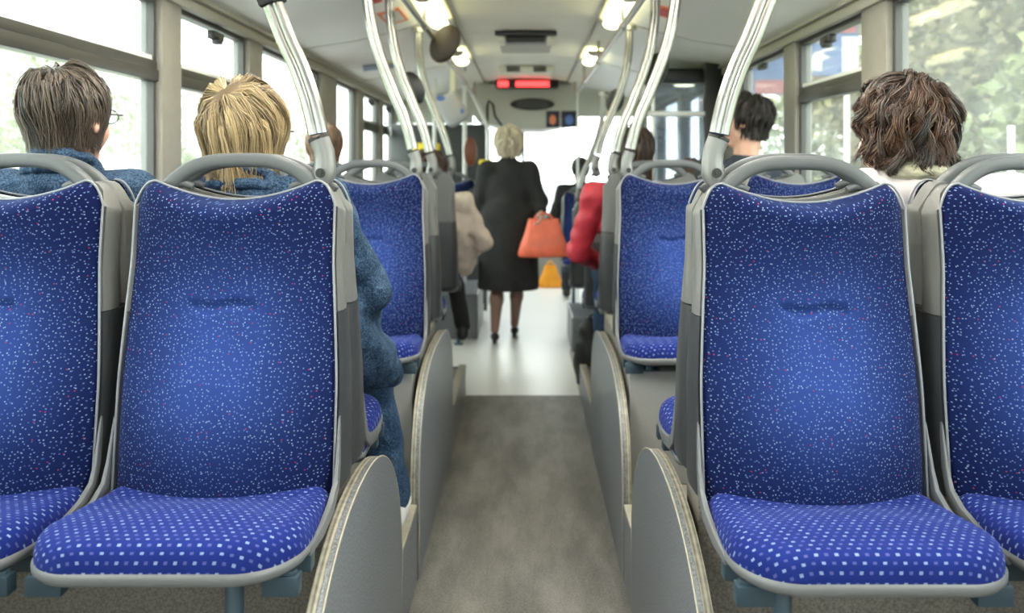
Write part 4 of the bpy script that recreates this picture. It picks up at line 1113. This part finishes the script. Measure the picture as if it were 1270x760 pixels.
# standing person
def standing():
    H = Matrix.Translation((.0, .03, 1.535)) @ Matrix.Rotation(R(4), 4, 'Z')
    sh = {-1: (-.165, 0, 1.345), 1: (.165, 0, 1.345)}; el = {-1: (-.235, .02, 1.10), 1: (.245, -.03, 1.10)}; wr_ = {-1: (-.285, .20, 1.165), 1: (.255, -.115, 1.035)}
    kn = {-1: (-.085, .05, .46), 1: (.07, .17, .47)}; an = {-1: (-.105, -.02, .105), 1: (.045, .24, .10)}
    b = head_prims(H)+[C_(tuple(H @ Vector((0, -.022, -.06))), (0, 0, 1.39), .050, .055), C_(sh[-1], sh[1], .05), E_((0, .01, 1.2), (.14, .09, .2)), E_((0, .01, .92), (.15, .11, .14))]
    for s in (-1, 1):
        b += [C_(sh[s], el[s], .04, .034), C_(el[s], wr_[s], .034, .026), C_((s*.085, .02, .86), kn[s], .075, .050), C_(kn[s], Vector(kn[s]).lerp(Vector(an[s]), .35)+Vector((0, -.012, 0)), .048, .052), C_(Vector(kn[s]).lerp(Vector(an[s]), .35)+Vector((0, -.012, 0)), an[s], .050, .030),
              C_((an[s][0], an[s][1]-.01, an[s][2]-.05), (an[s][0], an[s][1]+.12, an[s][2]-.075), .026, .020)]
    b += hand_prims(wr_[-1], (-.1, .9, .25), (-.6, 0, .8), .7, .95, thumb=1) + hand_prims(wr_[1], (0, -.5, -.85), (.9, 0, .2), 1.0, .95, thumb=1)
    o = obj('person', sdf_mesh('person', b, vox=.0075, k=.022), M['skinp']); o.location = (-.135, 6.28, 0)
    setp(o, 'standing person in a knee-length charcoal coat, seen from behind, holding a red bag', 'person')
    c = [C_(sh[-1], sh[1], .068), E_((0, .01, 1.20), (.195, .125, .22)), C_((-.09, .01, 1.0), (-.115, .03, .46), .13, .125), C_((.09, .01, 1.0), (.115, .03, .46), .13, .125), C_((0, 0, 1.05), (0, .02, .46), .15, .17), C_((0, .0, 1.375), (0, 0, 1.415), .075, .062)]
    for s in (-1, 1): c += [C_(sh[s], el[s], .070, .058), C_(el[s], Vector(el[s]).lerp(Vector(wr_[s]), .9), .058, .048)]
    obj('coat', sdf_mesh('coat', c, vox=.011, k=.04, wr=.004, wf=30, clip=.415), M['coat'], o)
    # stockings cover the lower legs
    st = []
    for s in (-1, 1):
        mid = Vector(kn[s]).lerp(Vector(an[s]), .35)+Vector((0, -.012, 0))
        st += [C_(Vector(kn[s])+Vector((0, 0, .1)), kn[s], .060, .052), C_(kn[s], mid, .050, .054), C_(mid, an[s], .052, .032)]
        q = obj('stocking', sdf_mesh('stocking', st, vox=.008, k=.02), M['hosiery'], o); st = []
        a = an[s]; obj('shoe', sdf_mesh('shoe', [C_((a[0], a[1]-.025, a[2]-.045), (a[0], a[1]+.05, a[2]-.058), .030, .030), C_((a[0], a[1]+.05, a[2]-.062), (a[0], a[1]+.15, a[2]-.078), .032, .022), C_((a[0], a[1]-.045, a[2]-.05), (a[0], a[1]-.045, a[2]-.088), .018, .014)], vox=.006, k=.015), M['black'], o)
    eyes(H, o)
    hair('hair', H, o, HM['white'], n=1800, r=.004, vol=.030, zend=-.085, zvar=.015, length=.17, curl=.006, cf=80, seed=21, R0=(.088, .104, .098), flare=.15)
    return o
standing()

def bag(name, label, loc, w0, w1, h, d, m, rz=0, hand=.12):
    t = thing(name, label, 'bag', loc, rz); mb = MB(); rs = []
    def ring(w, dd, z, n=32): return [(w*math.copysign(abs(math.cos(2*PI*i/n))**.6, math.cos(2*PI*i/n)), dd*math.copysign(abs(math.sin(2*PI*i/n))**.6, math.sin(2*PI*i/n))*(1+.08*math.sin(6*PI*i/n)), z+.006*math.sin(5*2*PI*i/n)*(z/h)) for i in range(n)]
    for k, (tt, dd) in enumerate(((0, .85), (.03, .97), (.12, 1.0), (.35, .92), (.6, .66), (.8, .42), (.93, .28), (1, .22))):
        w = (w0+(w1-w0)*tt)*(.93 if k == 0 else 1)+(.008 if .1 < tt < .4 else 0); rs.append(ring(w, d*dd, h*tt))
    mb.rings(rs); mb.build('bag_body', m, t, angle=60)
    for s in (-1, 1):
        mb = MB(); mb.tube([(w1*.62*math.cos(PI-PI*i/14), s*d*.22, h*.93+hand*math.sin(PI*i/14)) for i in range(15)], .008, 8); mb.build('bag_handle', m, t)
    return t
bag('handbag', 'bright coral-red handbag in the right hand of the standing person in the dark coat', (.135, 6.12, .69), .195, .115, .285, .075, M['bag'], R(3), .065)
bag('shopping_bag', 'small orange-yellow bag on the floor beyond the coral-red handbag', (.28, 9.2, .0), .145, .06, .25, .07, M['bagy'], 0, .06)
t = thing('backpack', 'black bag standing at the aisle edge by the red-jacketed person\'s legs', 'bag', (.40, 5.02, 0))
o = obj('bag_body', sdf_mesh('bag_body', [E_((0, 0, .22), (.085, .10, .21)), E_((-.01, 0, .14), (.09, .11, .14)), C_((-.03, 0, .04), (.04, 0, .04), .04), C_((0, 0, .36), (.03, 0, .38), .05, .04)], vox=.009, k=.05, wr=.005, wf=50), M['bagb'], t)
mb = MB(); mb.tube([(.02+.03*math.cos(PI-PI*i/10), 0, .40+.05*math.sin(PI*i/10)) for i in range(11)], .007, 8); mb.build('bag_handle', M['bagb'], t)
#</PEOPLE>
#<OUTSIDE>
# ------------------------------------------------------------------ outside
def ground(name, x0, x1, col, z=-.45):
    mb = MB(); mb.box(x0, x1, -30, 90, z-.1, z); struct(name, mb, mat(name, col, .9, nscale=.6, namt=.2))
ground('ground_road', -9, 5, (.20, .20, .20)); ground('ground_grass_right', 5, 60, (.10, .13, .04)); ground('ground_grass_left', -70, -9, (.25, .32, .15))
LEAF = []
for i, (c1, c2) in enumerate((((.05, .065, .018), (.17, .20, .07)), ((.07, .09, .022), (.24, .26, .09)), ((.07, .06, .03), (.21, .18, .085)))):
    m, nt, b = newmat('leaf_mix_%s' % 'abc'[i]); at = nt.nodes.new('ShaderNodeAttribute'); at.attribute_name = 'shade'
    nt.links.new(mixcol(nt, at.outputs['Fac'], c1, c2), b.inputs['Base Color']); b.inputs['Roughness'].default_value = .8; LEAF.append(m)
def tree(x, y, h, w, label, mi, seed, n=13000, grp='trees along the right of the road', trunk=True):
    rnd = random.Random(seed); t = thing('tree', label, 'tree', (x, y, -.45), group=grp)
    vs = []; fs = []; sh = []; blobs = []
    for k in range(22):
        a = rnd.uniform(0, 2*PI); rr = rnd.random()**.5*w*.75; blobs.append((rr*math.cos(a), rr*math.sin(a), rnd.uniform(.12, .95)*h, rnd.uniform(.28, .5)*w, rnd.random()))
    for k in range(n):
        bx, by, bz, br, tone = rnd.choice(blobs); u = Vector((rnd.gauss(0, 1), rnd.gauss(0, 1), rnd.gauss(0, 1))).normalized()*br*rnd.uniform(.6, 1.05)
        c = Vector((bx+u.x, by+u.y, max(.2, bz+u.z*.8))); s = rnd.uniform(.07, .15)*(h/8)
        a = Vector((rnd.gauss(0, 1), rnd.gauss(0, 1), rnd.gauss(0, .6))).normalized()*s; b = a.cross(Vector((rnd.gauss(0, 1), rnd.gauss(0, 1), rnd.gauss(0, 1)))).normalized()*s*.6
        n0 = len(vs); vs += [tuple(c-a), tuple(c+b), tuple(c+a), tuple(c-b)]; fs.append((n0, n0+1, n0+2, n0+3)); q = min(1, max(0, .5*tone+.5*rnd.random())); sh += [q]*4
    me = bpy.data.meshes.new('foliage'); me.from_pydata(vs, [], fs); me.update(); at = me.attributes.new('shade', 'FLOAT', 'POINT'); at.data.foreach_set('value', sh)
    obj('foliage', me, LEAF[mi], t)
    mb = MB(); mb.tube([(0, 0, 0), (.05*w, .03*w, h*.35), (-.03*w, .05*w, h*.7)], .035*h, 8, scale=[1, .7, .3], up=Vector((0, 1, 0))); mb.build('trunk', mat('bark', (.10, .075, .05), .9), t)
TR = [(6.2, 6.2, 6.5, 2.6, 0), (8.2, 12.5, 8, 3.0, 1), (6.6, 10.6, 5.5, 2.2, 2), (7.4, 9.0, 9.5, 3.0, 0), (10.5, 15, 11, 3.8, 1), (9.5, 18.5, 9, 3.4, 2), (13, 22, 12, 4.6, 0), (8.6, 4.6, 9, 3.2, 1), (9.0, 24.0, 6.5, 3.0, 1), (17, 30, 13, 5.5, 1), (15, 16, 14, 5, 0), (12, 9, 13, 4.5, 2)]
ad = ['dense green', 'yellow-green', 'brownish green', 'tall dark green', 'broad light green', 'olive', 'large distant green', 'bushy', 'low pale green', 'very distant pale', 'tall background', 'wide background']
for i, (x, y, h, w, mi) in enumerate(TR):
    tree(x, y, h, w, '%s tree seen through the right-hand windows' % ad[i], mi, 40+i)
TLl = [(-21, 36, 7, 3.6), (-22, 47, 8, 4), (-17.5, 40, 5, 3), (-20, 60, 8, 5), (-29, 44, 9, 5), (-14, 44, 6, 3.5)]
ad = ['pale green', 'hazy', 'wide distant', 'tall distant', 'low', 'farthest faint']
for i, (x, y, h, w) in enumerate(TLl):
    tree(x, y, h, w, '%s tree across the road seen through the left-hand windows' % ad[i], 0, 80+i, 6000, 'trees across the road on the left')
# parked buses / buildings right
mblue = mat('blue_print_panel', (.035, .075, .19), .6); mred = mat('red_facade', (.22, .05, .06), .6); mwh = mat('white_facade', (.35, .35, .37), .6)
def hoarding(x, y, zt, w, h, patches, label):
    t = thing('billboard', label, 'billboard', (x, y, -.45)); mb = MB(); mb.box(-w/2, w/2, -.06, .06, zt-h+.45, zt+.45); mb.build('panel', mblue, t, bevel=.01, smooth=False)
    for s_ in (-.8, .8):
        mb = MB(); mb.cyl((s_*w/2, .09, 0), (s_*w/2, .09, zt+.3), .03); mb.build('post', M['paperw'], t)
    for x0, x1, z0, z1, m_ in patches:
        mb = MB(); mb.box(x0*w, x1*w, -.075, -.06, zt+.45-h+z0*h, zt+.45-h+z1*h); mb.build('printed_patch', m_, t, smooth=False)
hoarding(3.36, 9.0, 3.08, .66, .70, [(.22, .49, .03, .62, mwh), (.10, .45, .68, .92, mred), (-.46, -.05, .52, .70, mwh), (-.46, -.12, .08, .26, mwh), (-.40, -.22, .78, .95, mwh)], 'blue billboard with white and pink patches outside the sliding window on the right')
hoarding(4.95, 16.0, 3.75, 1.0, .95, [(-.42, .49, .02, .30, mred), (.15, .45, .42, .62, mwh), (-.45, -.2, .55, .8, mred)], 'billboard, blue above and red below, outside the third right-hand window')
o = MB().cyl((0, 0, -.45), (0, 0, 1.62), .018).build('post', M['white'], loc=(2.95, 4.9, 0)); setp(o, 'thin white post outside the big right-hand window', 'post')
#</OUTSIDE>
# ------------------------------------------------------------------ light, camera
w = bpy.data.worlds.new('World'); SC.world = w; w.use_nodes = True; nt = w.node_tree
bg = nt.nodes['Background']; tc = nt.nodes.new('ShaderNodeTexCoord'); sp = nt.nodes.new('ShaderNodeSeparateXYZ'); nt.links.new(tc.outputs['Generated'], sp.inputs[0])
mr = nt.nodes.new('ShaderNodeMapRange'); mr.inputs['From Min'].default_value = -.05; mr.inputs['From Max'].default_value = .35; nt.links.new(sp.outputs[2], mr.inputs['Value'])
c = mixcol(nt, mr.outputs[0], (.93, 1.0, .95), (.97, .99, 1.0)); nt.links.new(c, bg.inputs['Color']); bg.inputs['Strength'].default_value = 1.0
def portal(x, y, z, sx, sz, rot):
    l = bpy.data.lights.new('window_portal', 'AREA'); l.shape = 'RECTANGLE'; l.size = sx; l.size_y = sz; l.cycles.is_portal = True
    o = bpy.data.objects.new('window_portal', l); COL.objects.link(o); o.location = (x, y, z); o.rotation_euler = rot
portal(XW0-.1, 4.2, 1.47, 10.2, 1.1, (R(90), 0, R(-90))); portal(XW1+.1, 4.2, 1.47, 10.2, 1.1, (R(90), 0, R(90)))
portal(XW1+.11, 6.28, .55, 1.3, .8, (R(90), 0, R(90)))
portal(0, Y0-.1, 1.65, 1.8, .4, (R(90), 0, PI)); portal(0, Y1+.1, 1.4, 2.6, 1.2, (R(90), 0, 0))

cam = bpy.data.cameras.new('camera'); co = bpy.data.objects.new('camera', cam); COL.objects.link(co)
co.location = (0, 0, 1.37); co.rotation_euler = (R(90), 0, 0)
cam.sensor_width = 36; cam.lens = 36*1000/1270; cam.shift_x = -17/1270; cam.shift_y = -173/1270; cam.clip_start = .05; cam.clip_end = 500
cam.dof.use_dof = True; cam.dof.focus_distance = 1.75; cam.dof.aperture_fstop = 3.0
SC.camera = co
vs = SC.view_settings; SC.display_settings.display_device = 'sRGB'; vs.view_transform = 'Standard'; vs.look = 'None'; vs.gamma = 1; vs.use_curve_mapping = False
vs.exposure = 3.25
cy = SC.cycles; cy.use_denoising = True; cy.max_bounces = 10; cy.diffuse_bounces = 6; cy.glossy_bounces = 4; cy.transparent_max_bounces = 24; cy.transmission_bounces = 6
cy.caustics_reflective = False; cy.caustics_refractive = False; cy.sample_clamp_indirect = 6
